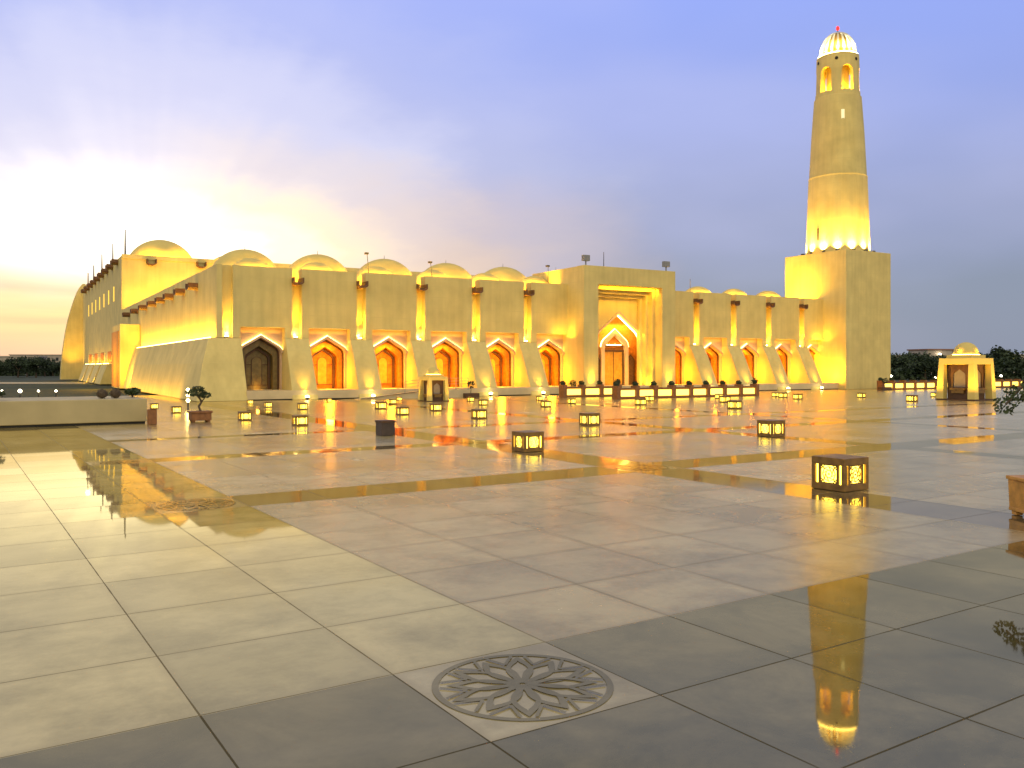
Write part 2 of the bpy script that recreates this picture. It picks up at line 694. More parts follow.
    gl.inputs['Color'].default_value = (*coat, 1)
    L.new(mth('ADD', rr, mth('MULTIPLY', joint, .5), True), gl.inputs['Roughness'])
    fz = N.new('ShaderNodeFresnel')
    fz.inputs['IOR'].default_value = spec
    mxs = N.new('ShaderNodeMixShader')
    L.new(mth('MULTIPLY', fz.outputs[0], mth('SUBTRACT', 1.0, mth('MULTIPLY', joint, .6))), mxs.inputs[0])
    L.new(b.outputs[0], mxs.inputs[1])
    L.new(gl.outputs[0], mxs.inputs[2])
    L.new(mxs.outputs[0], N['Material Output'].inputs[0])
    if bump:
        n4 = N.new('ShaderNodeTexNoise')
        n4.inputs['Scale'].default_value = 2.2
        n4.inputs['Detail'].default_value = 2
        L.new(t.outputs['Object'], n4.inputs['Vector'])
        bp = N.new('ShaderNodeBump')
        bp.inputs['Strength'].default_value = bump
        bp.inputs['Distance'].default_value = .002
        L.new(mth('SUBTRACT', n4.outputs['Fac'], mth('MULTIPLY', joint, 2.0)), bp.inputs['Height'])
        # no two slabs lie quite level: a small lean of its own for each
        cs = N.new('ShaderNodeVectorMath')
        cs.operation = 'SUBTRACT'
        L.new(wn_.outputs['Color'], cs.inputs[0])
        cs.inputs[1].default_value = (.5, .5, .5)
        tl = N.new('ShaderNodeVectorMath')
        tl.operation = 'MULTIPLY_ADD'
        L.new(cs.outputs[0], tl.inputs[0])
        tl.inputs[1].default_value = (tilt, tilt, 0)
        L.new(bp.outputs[0], tl.inputs[2])
        nn = N.new('ShaderNodeVectorMath')
        nn.operation = 'NORMALIZE'
        L.new(tl.outputs[0], nn.inputs[0])
        for tgt in (b, gl, fz):
            L.new(nn.outputs[0], tgt.inputs['Normal'])
    return m


M['honed'] = paving_mat('honed_paving', ((.385, .31, .155), (.53, .43, .22)), .22, .0055, .10, 1.8, (1, .90, .62), .14, .006, 0, .97, (.0, .23), (.15, .12, .08))
M['polished'] = paving_mat('polished_paving', ((.095, .074, .030), (.235, .185, .085)), .018, .007, .02, 2.2, (1, .865, .46), .03, .006, .08, .97, (.0, .23), (.03, .024, .015))
M['polished_pale'] = paving_mat('polished_pale_paving', ((.47, .375, .165), (.62, .50, .235)), .020, .0055, .02, 2.0, (1, .91, .54), .03, .006, .03, .97, (.0, .23), (.13, .10, .055))
M['band'] = paving_mat('band_paving', ((.165, .128, .066), (.25, .20, .11)), .04, .006, .03, 1.85, (1, .90, .66), .05, .006, .06, .97, (.0, .23), (.05, .04, .025))
M['medallion_pale'] = paving_mat('medallion_pale', ((.36, .305, .16), (.48, .41, .23)), .08, .004, .05, 1.6, (1, .88, .6), .05, .004, 0, .97, (.0, .23))
M['medallion_dark'] = paving_mat('medallion_dark', ((.15, .128, .075), (.22, .185, .11)), .10, .002, .03, 1.5, (1, .87, .5), .05, .004, 0, .97, (.0, .23))

ubands = [(1.94, 2.91), (8.78, 9.75), (15.57, 16.2), (22.4, 22.9)]
vbands = [(3.14, 4.10), (9.97, 10.88), (15.45, 16.1), (20.1, 20.6)]
U0, U1, V0, V1 = -16.0, 66.0, -9.0, 52.0


def inb(x, bands):
    return any(a - 1e-6 < x < b + 1e-6 for a, b in bands)


us = sorted({U0, U1} | {a for b in ubands for a in b})
vs = sorted({V0, V1, 29.6} | {a for b in vbands for a in b})
pv = MB()
for a, b in zip(us, us[1:]):
    for c, d in zip(vs, vs[1:]):
        cu, cv = (a + b) / 2, (c + d) / 2
        if cu < 2.91 and cv > 29.5 and cu < 1.9:
            continue
        pol = cu < 2.91 or cv < 4.10 or inb(cu, ubands) or inb(cv, vbands)
        pv.mi = 1 if pol else 0
        if cu < 2.91 and cv > 4.10 and not (cu > 1.94 and 9.97 < cv < 10.88):
            pv.mi = 3
        elif pol and cv > 4.10:
            pv.mi = 4
        if pol and inb(cu, ubands[:2]) and inb(cv, vbands[:3]):
            pv.mi = 2
        # butt the sheets, no thickness needed beyond the rim
        pv.face([(a, c, 0), (b, c, 0), (b, d, 0), (a, d, 0)])
pv.mi = 0
bmesh.ops.remove_doubles(pv.bm, verts=pv.bm.verts[:], dist=1e-4)
plaza = tag(pv.build('plaza_paving', [M['honed'], M['polished'], M['medallion_pale'], M['polished_pale'], M['band']]), kind='structure')
plaza.rotation_euler = (0, 0, RZP)


def rosette(m, cx, cy, s):
    def quad_strip(outer, inner, closed, zz=.0035):
        n = len(outer)
        vo = [m.bm.verts.new((x, y, zz)) for x, y in outer]
        vi = [m.bm.verts.new((x, y, zz)) for x, y in inner]
        for i in range(n if closed else n - 1):
            j = (i + 1) % n
            m.face([vo[i], vo[j], vi[j], vi[i]])
    ring = [(math.cos(2 * math.pi * k / 72), math.sin(2 * math.pi * k / 72)) for k in range(72)]
    quad_strip([(cx + x * .475 * s, cy + y * .475 * s) for x, y in ring], [(cx + x * .44 * s, cy + y * .44 * s) for x, y in ring], True)

    def petal(a, r0, r1, hw, st, zz):
        n = 14
        outer, inner = [], []
        ca, sa = math.cos(a), math.sin(a)
        for sgn in (1, -1):
            for k in range(n + 1):
                t = k / n if sgn == 1 else 1 - k / n
                r = r0 + (r1 - r0) * t
                w = hw * math.sin(math.pi * t)
                outer.append((r, sgn * w))
                w2 = max(0, w - st)
                r2 = r0 + st * 1.6 + (r1 - r0 - st * 3.2) * t
                inner.append((r2, sgn * w2))
        f = lambda p: (cx + s * (p[0] * ca - p[1] * sa), cy + s * (p[0] * sa + p[1] * ca))
        quad_strip([f(p) for p in outer], [f(p) for p in inner], True, zz)
    for k in range(12):
        petal(2 * math.pi * k / 12 + .01, .012 + .0005 * (k % 2), .428 if k % 2 == 0 else .40, .076, .027, .0037 + .0002 * k)
    for k in range(12):
        a0 = 2 * math.pi * (k + .5) / 12
        for sg in (1, -1):
            p = (.30, 0)
            q = (.428, sg * .075)
            ln = math.hypot(q[0] - p[0], q[1])
            nx, ny = -(q[1]) / ln * .009, (q[0] - p[0]) / ln * .009
            c_, s_ = math.cos(a0), math.sin(a0)
            m.face([(cx + s * (x * c_ - y * s_), cy + s * (x * s_ + y * c_), .0064 + .0002 * k + .0001 * (sg > 0)) for x, y in
                    ((p[0] + nx, p[1] + ny), (p[0] - nx, p[1] - ny), (q[0] - nx, q[1] - ny), (q[0] + nx, q[1] + ny))])


ms = MB()
for (ua, ub) in ubands[:2]:
    for (va, vb) in vbands[:3]:
        rosette(ms, (ua + ub) / 2, (va + vb) / 2, min(ub - ua, vb - va))
med = tag(ms.build('paving_rosettes', M['medallion_dark']), kind='structure')
med.rotation_euler = (0, 0, RZP)
for me_ in (med.data, plaza.data):            # flat sheets: every face looks up
    for pg in me_.polygons:
        if pg.normal.z < 0:
            pg.flip()
    me_.update()

pt = MB()
pt.face([(-90, 88, -.10), (-44, 88, -.10), (-44, 97, -.10), (-90, 97, -.10)])
tag(pt.build('path', M['low_wall']), kind='structure')

# ------------------------------------------------------------------ MOSQUE
O = (8.8, 43.0, 0.0)                         # its base corner in the building grid
mosque = empty('mosque', uv(O[0], O[1], 0), RZB,
               label='long sand coloured mosque with arched doors, sloping buttresses and rows of low domes', cat='mosque')


def L(u, v, z):
    return (u - O[0], v - O[1], z)


def mpart(m, name, material, smooth=False, bevel=0, label=None):
    o = m.build(name, material, mosque, origin=O, smooth=smooth, bevel=bevel)
    if label:
        o['label'] = label
    return o


PITCH = 3.4
slots_l = [9.31 + PITCH * k for k in range(6)]            # 9.31 .. 26.31
slots_r = [39.35 + 3.34 * k for k in range(4)]
PU0, PU1, PV = 29.1, 36.05, 41.3
MU0 = 51.62
ZT = 6.55
# podium
p = MB()
p.box(9.9, MU0 - .01, 41.62, 45.5, .05, .46)
mpart(p, 'podium', M['pale_stone'], bevel=.015)
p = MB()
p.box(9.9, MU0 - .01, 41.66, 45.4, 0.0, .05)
mpart(p, 'podium_shadow_gap', M['black'])  # black strip paints the shade in the gap under the podium


def upper_wall(us_, ends):
    """upper wall of a wing: a panel per bay, notched over the doors, and the backs of the slots"""
    w = MB()
    edges = [ends[0]] + us_ + [ends[1]]
    for a, b in zip(edges, edges[1:]):
        x0 = a + (.25 if a in us_ else 0)
        x1 = b - (.25 if b in us_ else 0)
        l = .36 if a in us_ else 0
        r = .36 if b in us_ else 0
        if x1 - x0 < 1.2:
            w.prism_xz([(x0, 3.02), (x1, 3.02), (x1, ZT), (x0, ZT)], 43.0, 43.62)
            continue
        pts = []
        if l:
            pts += [(x0, 3.02), (x0 + l, 3.02), (x0 + l, 3.56)]
        else:
            pts += [(x0, 3.56)]
        if r:
            pts += [(x1 - r, 3.56), (x1 - r, 3.02), (x1, 3.02)]
        else:
            pts += [(x1, 3.56)]
        pts += [(x1, ZT), (x0, ZT)]
        w.prism_xz(pts, 43.0, 43.62)
    for s in us_:
        w.box(s - .25, s + .25, 43.46 if s > 9.5 else 43.25, 43.60, 3.02, 5.80 if s > 9.5 else ZT)
    return w


mpart(upper_wall(slots_l, (8.8, PU0)), 'front_wall', M['stone'])
mpart(upper_wall(slots_r, (PU1, MU0)), 'front_wall', M['stone'])
# roof of the front wing, side wall
p = MB()
p.box(9.3, MU0 - .02, 43.64, 81.9, 5.6, 5.95)
mpart(p, 'roof', M['pale_stone'])
p = MB()
p.box(8.8, 9.28, 43.63, 81.98, 2.9, ZT)
mpart(p, 'side_wall', M['stone'])

# battered corner plinth with the long ledge on the left side
p = MB()
bot = [(7.62, 41.55), (9.95, 41.55), (9.95, 44.9), (9.2, 44.9), (9.2, 70.0), (7.62, 70.0)]
mid = [(8.02, 42.35), (9.95, 42.35), (9.95, 44.9), (9.2, 44.9), (9.2, 70.0), (8.02, 70.0)]
top = [(8.42, 42.97), (9.95, 42.97), (9.95, 44.9), (9.2, 44.9), (9.2, 70.0), (8.42, 70.0)]
p.loft([[(u, v, z) for u, v in lp] for lp, z in ((bot, 0), (mid, 1.75), (top, 3.0))])
mpart(p, 'corner_plinth', M['stone'], bevel=.04)
p = MB()
p.box(8.50, 8.56, 43.1, 69.6, 3.0, 3.05)
st = mpart(p, 'strip_light', M['strip'])
lamp('AREA', mosque, L(8.56, 56.3, 3.10), (.30, 0, 1), 900, size=26, size_y=.10, axis=(0, 1, 0), name='ledge_light')
lamp('AREA', mosque, L(7.15, 57, .10), (.95, 0, 1), 170, size=22, size_y=.15, axis=(0, 1, 0), name='foot_light')

# piers (battered buttresses)
def pier_mesh():
    m = MB()
    prof = [(-1.45, 0), (-1.30, .5), (-.86, 1.45), (-.36, 2.45), (-.01, 3.02), (1.6, 3.02), (1.6, 0)]
    hw = lambda z: .61 + .03 * (1 - z / 3.02)
    l0 = [(-hw(z), y, z) for y, z in prof]
    l1 = [(hw(z), y, z) for y, z in prof]
    m.loft([l0, l1])
    return m


pier0 = None
fix_mesh = None
spout0 = None
for s in slots_l[1:] + slots_r:
    if pier0 is None:
        pier0 = pier_mesh().build('buttress', M['stone'], mosque, L(s, 43.0, 0), bevel=.03)
        b = pier0
    else:
        b = copy_part(pier0, mosque, L(s, 43.0, 0))


def spout_mesh():
    m = MB()
    # half-round gutter spout: U channel
    n = 8
    outer = [(-.27, .36)] + [(-.27 * math.cos(math.pi * i / n), .14 - .14 * math.sin(math.pi * i / n)) for i in range(n + 1)] + [(.27, .36)]
    inner = [(-.21, .36)] + [(-.21 * math.cos(math.pi * i / n), .15 - .09 * math.sin(math.pi * i / n)) for i in range(n + 1)] + [(.21, .36)]
    m.band_xz(outer, inner, -.34, .55)
    return m


for s in slots_l[1:] + slots_r:
    if spout0 is None:
        spout0 = spout_mesh().build('water_spout', M['spout'], mosque, L(s, 43.0, 5.72))
    else:
        copy_part(spout0, mosque, L(s, 43.0, 5.72))
# spouts along the left side wall
for v in (48.0, 51.8, 55.6, 58.9, 62.5, 66.8, 71.4, 76.5):
    c = copy_part(spout0, mosque, L(8.8, v, 5.66))
    c.rotation_euler = (0, 0, R(-90))
    c.scale = (1.5, 1.5, 1.0)

# slot lamps
lampfix0 = None
for s in slots_l + slots_r:
    if lampfix0 is None:
        m = MB()
        m.box(-.09, .09, -.05, .05, 0, .06)
        lampfix0 = m.build('wall_light', M['dark_metal'], mosque, L(s, 43.22, 3.03))
        m = MB()
        m.box(-.075, .075, -.05, .05, .062, .11)
        m.build('lens', M['lens'], lampfix0)
    else:
        copy_part(lampfix0, mosque, L(s, 43.22, 3.03))
    lamp('SPOT', mosque, L(s, 43.12, 3.20), (0, .05, 1), 700, size=.04, spot=62, blend=1, name='slot_spot')
    lamp('SPOT', mosque, L(s, 43.38 if s > 9.5 else 43.17, 3.16), (0, .10, 1), 46, (1, .72, .2), size=.03, spot=150, blend=1, name='slot_flare')

# ground uplights at the foot of the piers
ground_lamps = [(s, 41.30) for s in slots_l[1:]] + [(s, 41.25) for s in slots_r]
gl0 = None
for i, (u, v) in enumerate(ground_lamps):
    if gl0 is None:
        m = MB()
        m.lathe([(.09, 0), (.09, .12), (.075, .13)], seg=14)
        gl0 = m.build('ground_uplight', M['dark_metal'], mosque, L(u, v, .0))
        m = MB()
        m.lathe([(.10, .131), (.095, .17), (.06, .21), (.01, .22)], seg=14)
        m.build('lens', M['lens'], gl0)
    else:
        copy_part(gl0, mosque, L(u, v, .0))
    lamp('SPOT', mosque, L(u, v + .15, .27), (0, .42, 1), 240, size=.04, spot=64, blend=1, name='uplight')

# door bays
bays = [(a + b) / 2 for a, b in zip(slots_l, slots_l[1:])] + [28.05] + [37.70] + [(a + b) / 2 for a, b in zip(slots_r, slots_r[1:])] + [50.85]
bayw = []


def bay_wall():
    m = MB()
    hole = pointed(.99, 2.30, 3.06, base=.46)
    m.prism_xz(holed(-1.12, 1.12, .46, 3.80, hole), .50, .78)
    return m


bay0 = door0 = arch0 = sl0 = None
for i, u in enumerate(bays):
    loc = L(u, 43.0, 0)
    if bay0 is None:
        bay0 = bay_wall().build('door_surround', M['pink_stone'], mosque, loc)
        m = MB()
        m.band_xz(pointed(1.10, 2.32, 3.20), pointed(.99, 2.30, 3.06), .34, .50)
        m.build('arch_moulding', M['pink_stone'], bay0)
        m = MB()
        m.band_xz(pointed(1.125, 2.34, 3.235), pointed(1.102, 2.325, 3.205), .42, .47)
        m.build('strip_light', M['strip'], bay0)
    else:
        copy_part(bay0, mosque, loc)
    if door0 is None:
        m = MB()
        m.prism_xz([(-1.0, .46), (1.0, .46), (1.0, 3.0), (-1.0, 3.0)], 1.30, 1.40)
        door0 = m.build('door', M['wood_unlit'], mosque, loc)
        door0['label'] = 'unlit arched door, its shade painted in as dark olive brown'
        m = MB()
        m.band_xz(pointed(.64, 2.02, 2.58, base=.46), pointed(.545, 1.98, 2.47, base=.46), 1.14, 1.30)
        m.box(-.545, .545, 1.26, 1.30, 1.70, 1.735)
        m.box(-.545, .545, 1.26, 1.30, .66, .70)
        m.build('door_frame', M['wood_dark'], door0)
        m = MB()
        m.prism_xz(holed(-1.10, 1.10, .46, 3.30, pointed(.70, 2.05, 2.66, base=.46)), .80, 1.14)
        m.build('door_casing', M['wood_unlit'], door0)
        m = MB()
        m.band_xz(pointed(.955, 2.28, 3.005, base=.46), pointed(.915, 2.26, 2.955, base=.46), .775, .80)
        m.band_xz(pointed(.985, 2.29, 3.05, base=.46), pointed(.965, 2.285, 3.02, base=.46), .70, .775)
        m.build('casing_bead', M['wood_dark'], door0)
        m = MB()
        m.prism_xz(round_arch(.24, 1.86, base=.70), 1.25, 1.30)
        m.build('door_leaf', M['wood_unlit'], door0)
        m = MB()
        m.band_xz(round_arch(.265, 1.86, base=.70), round_arch(.24, 1.86, base=.70), 1.24, 1.298)
        m.build('leaf_moulding', M['wood_dark'], door0)
    elif i == 1:
        # the doors from here on take the lit, orange version of the wood
        door1 = copy_part(door0, mosque, loc)
        door1['label'] = ''
        del door1['label']
        door1.data = door0.data.copy()
        door1.data.materials[0] = M['wood']
        for ch in door1.children:
            ch.data = ch.data.copy()
            if ch.data.materials[0] == M['wood_unlit']:
                ch.data.materials[0] = M['wood'] if ch.name.startswith('door_casing') else M['wood_light']
    else:
        copy_part(door1, mosque, loc)
    e = 1.0 if i else .05
    # downlight under the arch and an uplight at the right reveal
    if i:
        lamp('AREA', mosque, L(u - .1, 43.42, 2.70), (0, .55, -1), 38, (1, .45, .03), size=.9, size_y=.12, name='door_light')
        lamp('POINT', mosque, L(u + .1, 43.25, 1.15), None, 130, (1, .43, .02), size=.2, name='step_light')
    else:
        lamp('POINT', mosque, L(u, 44.05, .60), None, 5, (1, .52, .07), size=.08, name='step_light')
    lamp('AREA', mosque, L(u, 43.38, 3.30), (0, .35, 1), 3, size=2.0, size_y=.05, name='arch_light')
    lamp('POINT', mosque, L(u + 1.12, 43.35, 2.55), None, 12, size=.03, name='reveal_light')

# domes of the front wing
def dome_mesh(r, drop=.5, seg=40):
    m = MB()
    prof = []
    for k in range(13):
        a = math.asin(max(-1, -drop)) + (math.pi / 2 - .02 - math.asin(max(-1, -drop))) * k / 12
        prof.append((r * math.cos(a), r * math.sin(a)))
    m.lathe(prof, seg=seg)
    return m


dsmall = None
small_px = [(11.05 + 3.45 * k, 45.6) for k in range(6)] + [(38.4 + 3.42 * k, 45.6) for k in range(4)]
for u, v in small_px:
    loc = L(u, v, 6.02)
    if dsmall is None:
        dsmall = dome_mesh(1.22, .2).build('dome', M['dome'], mosque, loc, smooth=True)
    else:
        copy_part(dsmall, mosque, loc)
dbig = None
for k, (u, v) in enumerate([(11.9 + 4.26 * j, 50.5) for j in range(6)]):
    loc = L(u, v, 6.25)
    if dbig is None:
        dbig = dome_mesh(2.08, .2, 48).build('dome', M['dome'], mosque, loc, smooth=True)
        m = MB()
        m.tube((0, 0, 2.0), (0, 0, 2.3), .025, .01, 6)
        m.build('finial', M['grey_metal'], dbig)
    else:
        copy_part(dbig, mosque, loc)
for u0, u1 in ((9.6, 28.9), (38.6, 51.0)):
    lamp('AREA', mosque, L((u0 + u1) / 2, 43.85, 6.12), (0, 1, .35), 120 * (u1 - u0), size=u1 - u0, size_y=.12, name='dome_light')
lamp('AREA', mosque, L(22.6, 47.9, 6.1), (0, 1, .30), 2800, size=25, size_y=.15, name='dome_light')

# portal
p = MB()
p.prism_xz([(PU0, 0), (30.15, 0), (30.15, 6.47), (35.0, 6.47), (35.0, 0), (PU1, 0), (PU1, 7.55), (PU0, 7.55)], PV, 42.0)
mpart(p, 'portal', M['stone'], bevel=.02)
p = MB()
p.box(PU0 + .004, 29.9, 42.002, 47, 0, 7.53)
p.box(35.2, PU1 - .004, 42.002, 47, 0, 7.53)
p.box(29.9, 35.2, 42.002, 47, 6.8, 7.53)
mpart(p, 'portal_side', M['stone'])
for k, (a, b, zt, y0, y1) in enumerate(((30.35, 34.80, 6.27, 42.002, 42.4), (30.55, 34.60, 6.07, 42.402, 42.75), (30.75, 34.40, 5.87, 42.752, 43.05))):
    p = MB()
    p.prism_xz([(29.95, .3), (a, .3), (a, zt), (b, zt), (b, .3), (35.15, .3), (35.15, 6.78), (29.95, 6.78)], y0, y1)
    mpart(p, 'portal_step', M['stone'])
PC = 32.98
p = MB()
p.prism_xz(holed(29.95, 35.15, .46, 6.75, pointed(1.74, 3.15, 4.92, 10, base=.46, cx=PC)), 43.052, 43.20)
mpart(p, 'portal_wall', M['stone'])
p = MB()
p.band_xz(pointed(1.82, 3.17, 5.06, 10, cx=PC), pointed(1.74, 3.15, 4.92, 10, cx=PC), 42.94, 43.05)
mpart(p, 'portal_arch', M['pink_stone'])
p = MB()
p.band_xz(pointed(1.735, 3.15, 4.91, 10, cx=PC), pointed(1.66, 3.12, 4.81, 10, cx=PC), 43.202, 43.26)
mpart(p, 'strip_light', M['strip'])
p = MB()
p.box(30.0, 35.1, 43.66, 43.8, .46, 5.4)
mpart(p, 'portal_back', M['wood'])
p = MB()
p.band_xz(pointed(1.06, 2.85, 3.98, 8, base=.46, cx=PC), pointed(.80, 2.70, 3.62, 8, base=.46, cx=PC), 43.42, 43.62)
mpart(p, 'doorway_frame', M['pink_stone'])
p = MB()
p.band_xz(pointed(1.10, 2.87, 4.03, 8, cx=PC), pointed(1.065, 2.855, 3.985, 8, cx=PC), 43.45, 43.50)
mpart(p, 'strip_light', M['strip'])
p = MB()
p.prism_xz([(PC - .8, .46), (PC + .8, .46), (PC + .8, 2.55), (PC - .8, 2.55)], 43.60, 43.655)
main_door = mpart(p, 'door', M['wood_light'])
p = MB()
p.box(PC - .8, PC + .8, 43.56, 43.61, 2.55, 2.66)
p.box(PC - .8, PC + .8, 43.56, 43.61, 2.86, 2.92)
p.box(PC - .02, PC + .02, 43.57, 43.60, .46, 2.55)
p.box(PC - .8, PC - .72, 43.56, 43.60, .46, 2.55)
p.box(PC + .68, PC + .8, 43.56, 43.60, .46, 2.55)
p.build('door_frame', M['wood_dark'], main_door, origin=O)
p = MB()
for k in range(9):
    a = PC - .52 + k * .13
    p.ball((a, 43.54, 2.99), .032, 1)
p.build('hanging_lamp', M['lens'], main_door, origin=O)
for sx in (-1.36, 1.36):
    p = MB()
    p.prism_xz(pointed(.27, 1.95, 2.35, 5, base=.46, cx=PC + sx), 43.61, 43.656)
    sdoor = mpart(p, 'side_door', M['spout'])
    p = MB()
    p.band_xz(pointed(.31, 1.96, 2.40, 5, base=.46, cx=PC + sx), pointed(.27, 1.95, 2.35, 5, base=.46, cx=PC + sx), 43.57, 43.656)
    p.build('door_frame', M['wood_dark'], sdoor, origin=O)
# portal lamps
lamp('AREA', mosque, L(PC, 43.32, 4.2), (0, .5, -1), 60, (1, .55, .07), size=2.4, size_y=.3, name='portal_light')
lamp('AREA', mosque, L(PC, 41.75, 6.40), (0, .6, -1), 85, size=4.4, size_y=.12, name='portal_light')
lamp('AREA', mosque, L(PC, 42.2, .5), (0, .35, 1), 90, size=3.8, size_y=.15, name='portal_light')
lamp('SPOT', mosque, L(34.4, 41.7, .6), (.06, .2, 1), 200, size=.05, spot=60, blend=.8, name='portal_light')
lamp('SPOT', mosque, L(34.0, 42.3, 3.0), (.4, .6, 1), 60, size=.05, spot=80, blend=.8, name='portal_light')
for u in (29.62, 35.5):
    copy_part(gl0, mosque, L(u, 41.0, 0))
    lamp('SPOT', mosque, L(u, 41.02, .26), (0, .16, 1), 300, size=.05, spot=64, blend=1, name='uplight')
# wash on the portal's left flank
lamp('SPOT', mosque, L(28.5, 42.6, 3.1), (.05, 0, 1), 150, size=.05, spot=150, blend=.9, name='flank_light')
lamp('SPOT', mosque, L(28.3, 44.4, 6.1), (.14, 0, 1), 160, size=.05, spot=90, blend=.9, name='flank_light')
# floodlights and masts on the roof
fl = MB()
fl.box(-.22, .22, -.12, .12, .28, .62)
fl.box(-.03, .03, -.03, .03, 0, .28)
f0 = fl.build('roof_floodlight', M['grey_metal'], mosque, L(29.45, 41.6, 7.55))
copy_part(f0, mosque, L(35.55, 41.6, 7.55))


def mast(u, v, z, h, lean=0.0, head=False, r=.028):
    m = MB()
    m.tube((0, 0, 0), (lean, 0, h), r, r * .6, 6)
    o = m.build('roof_mast', M['dark_metal'], mosque, L(u, v, z))
    if head:
        m = MB()
        m.box(lean - .13, lean + .06, -.09, .09, h - .02, h + .08)
        m.build('lamp_head', M['dark_metal'], o)
    return o


mast(31.05, 42.0, 7.55, .95)
mast(17.2, 44.6, 5.95, 1.8, -.16, True)
mast(21.0, 44.6, 5.95, 1.55, -.16, True)
mast(28.5, 44.2, 5.95, 1.75, 0, True)
mast(15.2, 60, 5.95, 2.4)
mast(40.6, 45, 5.95, 1.7)

# prayer hall behind, taller
HT = 11.3
p = MB()
p.box(8.8, 48, 82.0, 125.0, 0, HT)
mpart(p, 'prayer_hall', M['stone'])
p = MB()
p.box(8.8, 48, 81.9, 82.0, HT - .25, HT + .12)
mpart(p, 'parapet', M['stone'])
hd = dome_mesh(3.2, .1, 56).build('dome', M['dome'], mosque, L(12.9, 88, HT - .8), smooth=True)
copy_part(hd, mosque, L(19.6, 88, HT - 1.75))
for u in (11.2, 15.4):
    c = copy_part(spout0, mosque, L(u, 81.85, 10.55))
    c.scale = (1.5, 1.3, 1.5)
for k in range(9):
    v = 85.0 + k * 4.3
    c = copy_part(spout0, mosque, L(8.8, v, 10.75))
    c.rotation_euler = (0, 0, R(-90))
    c.scale = (2.4, 1.7, 1.3)
w0 = None
for k in range(7):
    v = 88.0 + k * 4.6
    if w0 is None:
        m = MB()
        m.box(-.03, .02, -.32, .32, 0, 1.35)
        w0 = m.build('window', M['window_glow'], mosque, L(8.8, v, 7.7))
    else:
        copy_part(w0, mosque, L(8.8, v, 7.7))
# plinth of the hall with lit window sills
pw = None
for k in range(4):
    v0 = 88.6 + k * 7.1
    if pw is None:
        m = MB()
        lo = [(-1.15, 0, 0), (0, 0, 0), (0, 5.6, 0), (-1.15, 5.6, 0)]
        hi = [(-.5, 0, 1.9), (0, 0, 1.9), (0, 5.6, 1.9), (-.5, 5.6, 1.9)]
        m.loft([lo, hi])
        pw = m.build('hall_buttress', M['stone'], mosque, L(8.8, v0, 0))
        m = MB()
        m.box(-.42, -.34, .3, 5.3, 1.9, 1.96)
        m.build('strip_light', M['strip'], pw)
        m = MB()
        m.box(-.02, .02, 1.6, 5.0, 1.95, 3.1)
        m.build('window', M['wood'], pw)
    else:
        copy_part(pw, mosque, L(8.8, v0, 0))
    lamp('AREA', mosque, L(8.42, v0 + 3.3, 2.12), (.4, 0, 1), 50, size=5.6, size_y=.1, axis=(0, 1, 0), name='sill_light')
    lamp('POINT', mosque, L(7.3, v0 + 7.4, .25), None, 30, size=.1, name='foot_light')
# curved fin at the far end
p = MB()
fin = [(9.3, 0)] + [(6.25, 0), (6.32, 1.6), (6.45, 3.2), (6.66, 4.9), (6.88, 6.4), (7.15, 7.8), (7.5, 9.2), (7.85, 10.4), (8.2, 11.4), (8.5, 12.0), (8.75, 12.35), (9.0, 12.42), (9.3, 12.2)]
p.prism_xz([(u, z) for u, z in fin], 125.02, 127.0)
mpart(p, 'hall_fin', M['stone'])
lamp('SPOT', mosque, L(7.2, 123.0, .3), (.1, .2, 1), 1500, size=.1, spot=80, blend=.9, name='foot_light')
for v, h in ((83, 2.4), (93, 2.4), (104, 2.6), (114, 2.4), (122, 2.4)):
    mast(9.2, v, HT, h, r=.085)
m = MB()
m.ball((0, 0, 0), .28, 2)
wl0 = m.build('beacon_lamp', M['white_lamp'], mosque, L(9.2, 122, HT + 2.6))
# porch on the left side
p = MB()
p.box(7.4, 8.78, 70.02, 75.6, 0, 4.8)
mpart(p, 'porch', M['stone'], bevel=.03)
p = MB()
p.prism_yz([(70.5, .1), (75.2, .1), (75.2, 4.3), (70.5, 4.3)], 7.35, 7.41)
mpart(p, 'porch_door', M['wood_light'])
lamp('SPOT', mosque, L(7.2, 66.5, .3), (.22, 1, .62), 1500, size=.08, spot=90, blend=.9, name='porch_light')
lamp('POINT', mosque, L(5.7, 73, 1.6), None, 420, (1, .52, .02), size=.1, name='porch_light')
# floods on the wing roof against the hall front
lamp('AREA', mosque, L(16, 79.5, 6.1), (0, .75, 1), 1250, size=14, size_y=.3, name='hall_flood')
lamp('AREA', mosque, L(16, 84.6, HT + .1), (0, .8, .6), 1500, size=12, size_y=.2, name='hall_dome_light')

# ------------------------------------------------------------------ MINARET
MC = (53.88, 43.55)          # axis of the tower
minaret = empty('minaret', uv(*MC, 0), RZB, label='tall round tapering minaret on a square block, lit yellow from its foot', cat='minaret')
p = MB()
p.box(-2.26, 2.70, -2.55, 3.05, 0, 10.0)
p.build('base_block', M['stone'], minaret, bevel=.03)
prof = [(2.27, 10.0), (2.26, 10.3), (2.17, 13.2), (2.08, 15.6), (2.085, 15.7), (2.04, 15.72), (1.87, 18.9), (1.68, 21.6), (1.59, 21.65), (1.585, 21.8)]
m = MB()
m.lathe(prof, seg=64)
m.build('shaft', M['stone'], minaret, smooth=False)
toc = math.atan2(-uv(*MC)[1], -uv(*MC)[0]) - RZB            # direction of the plaza, in local axes
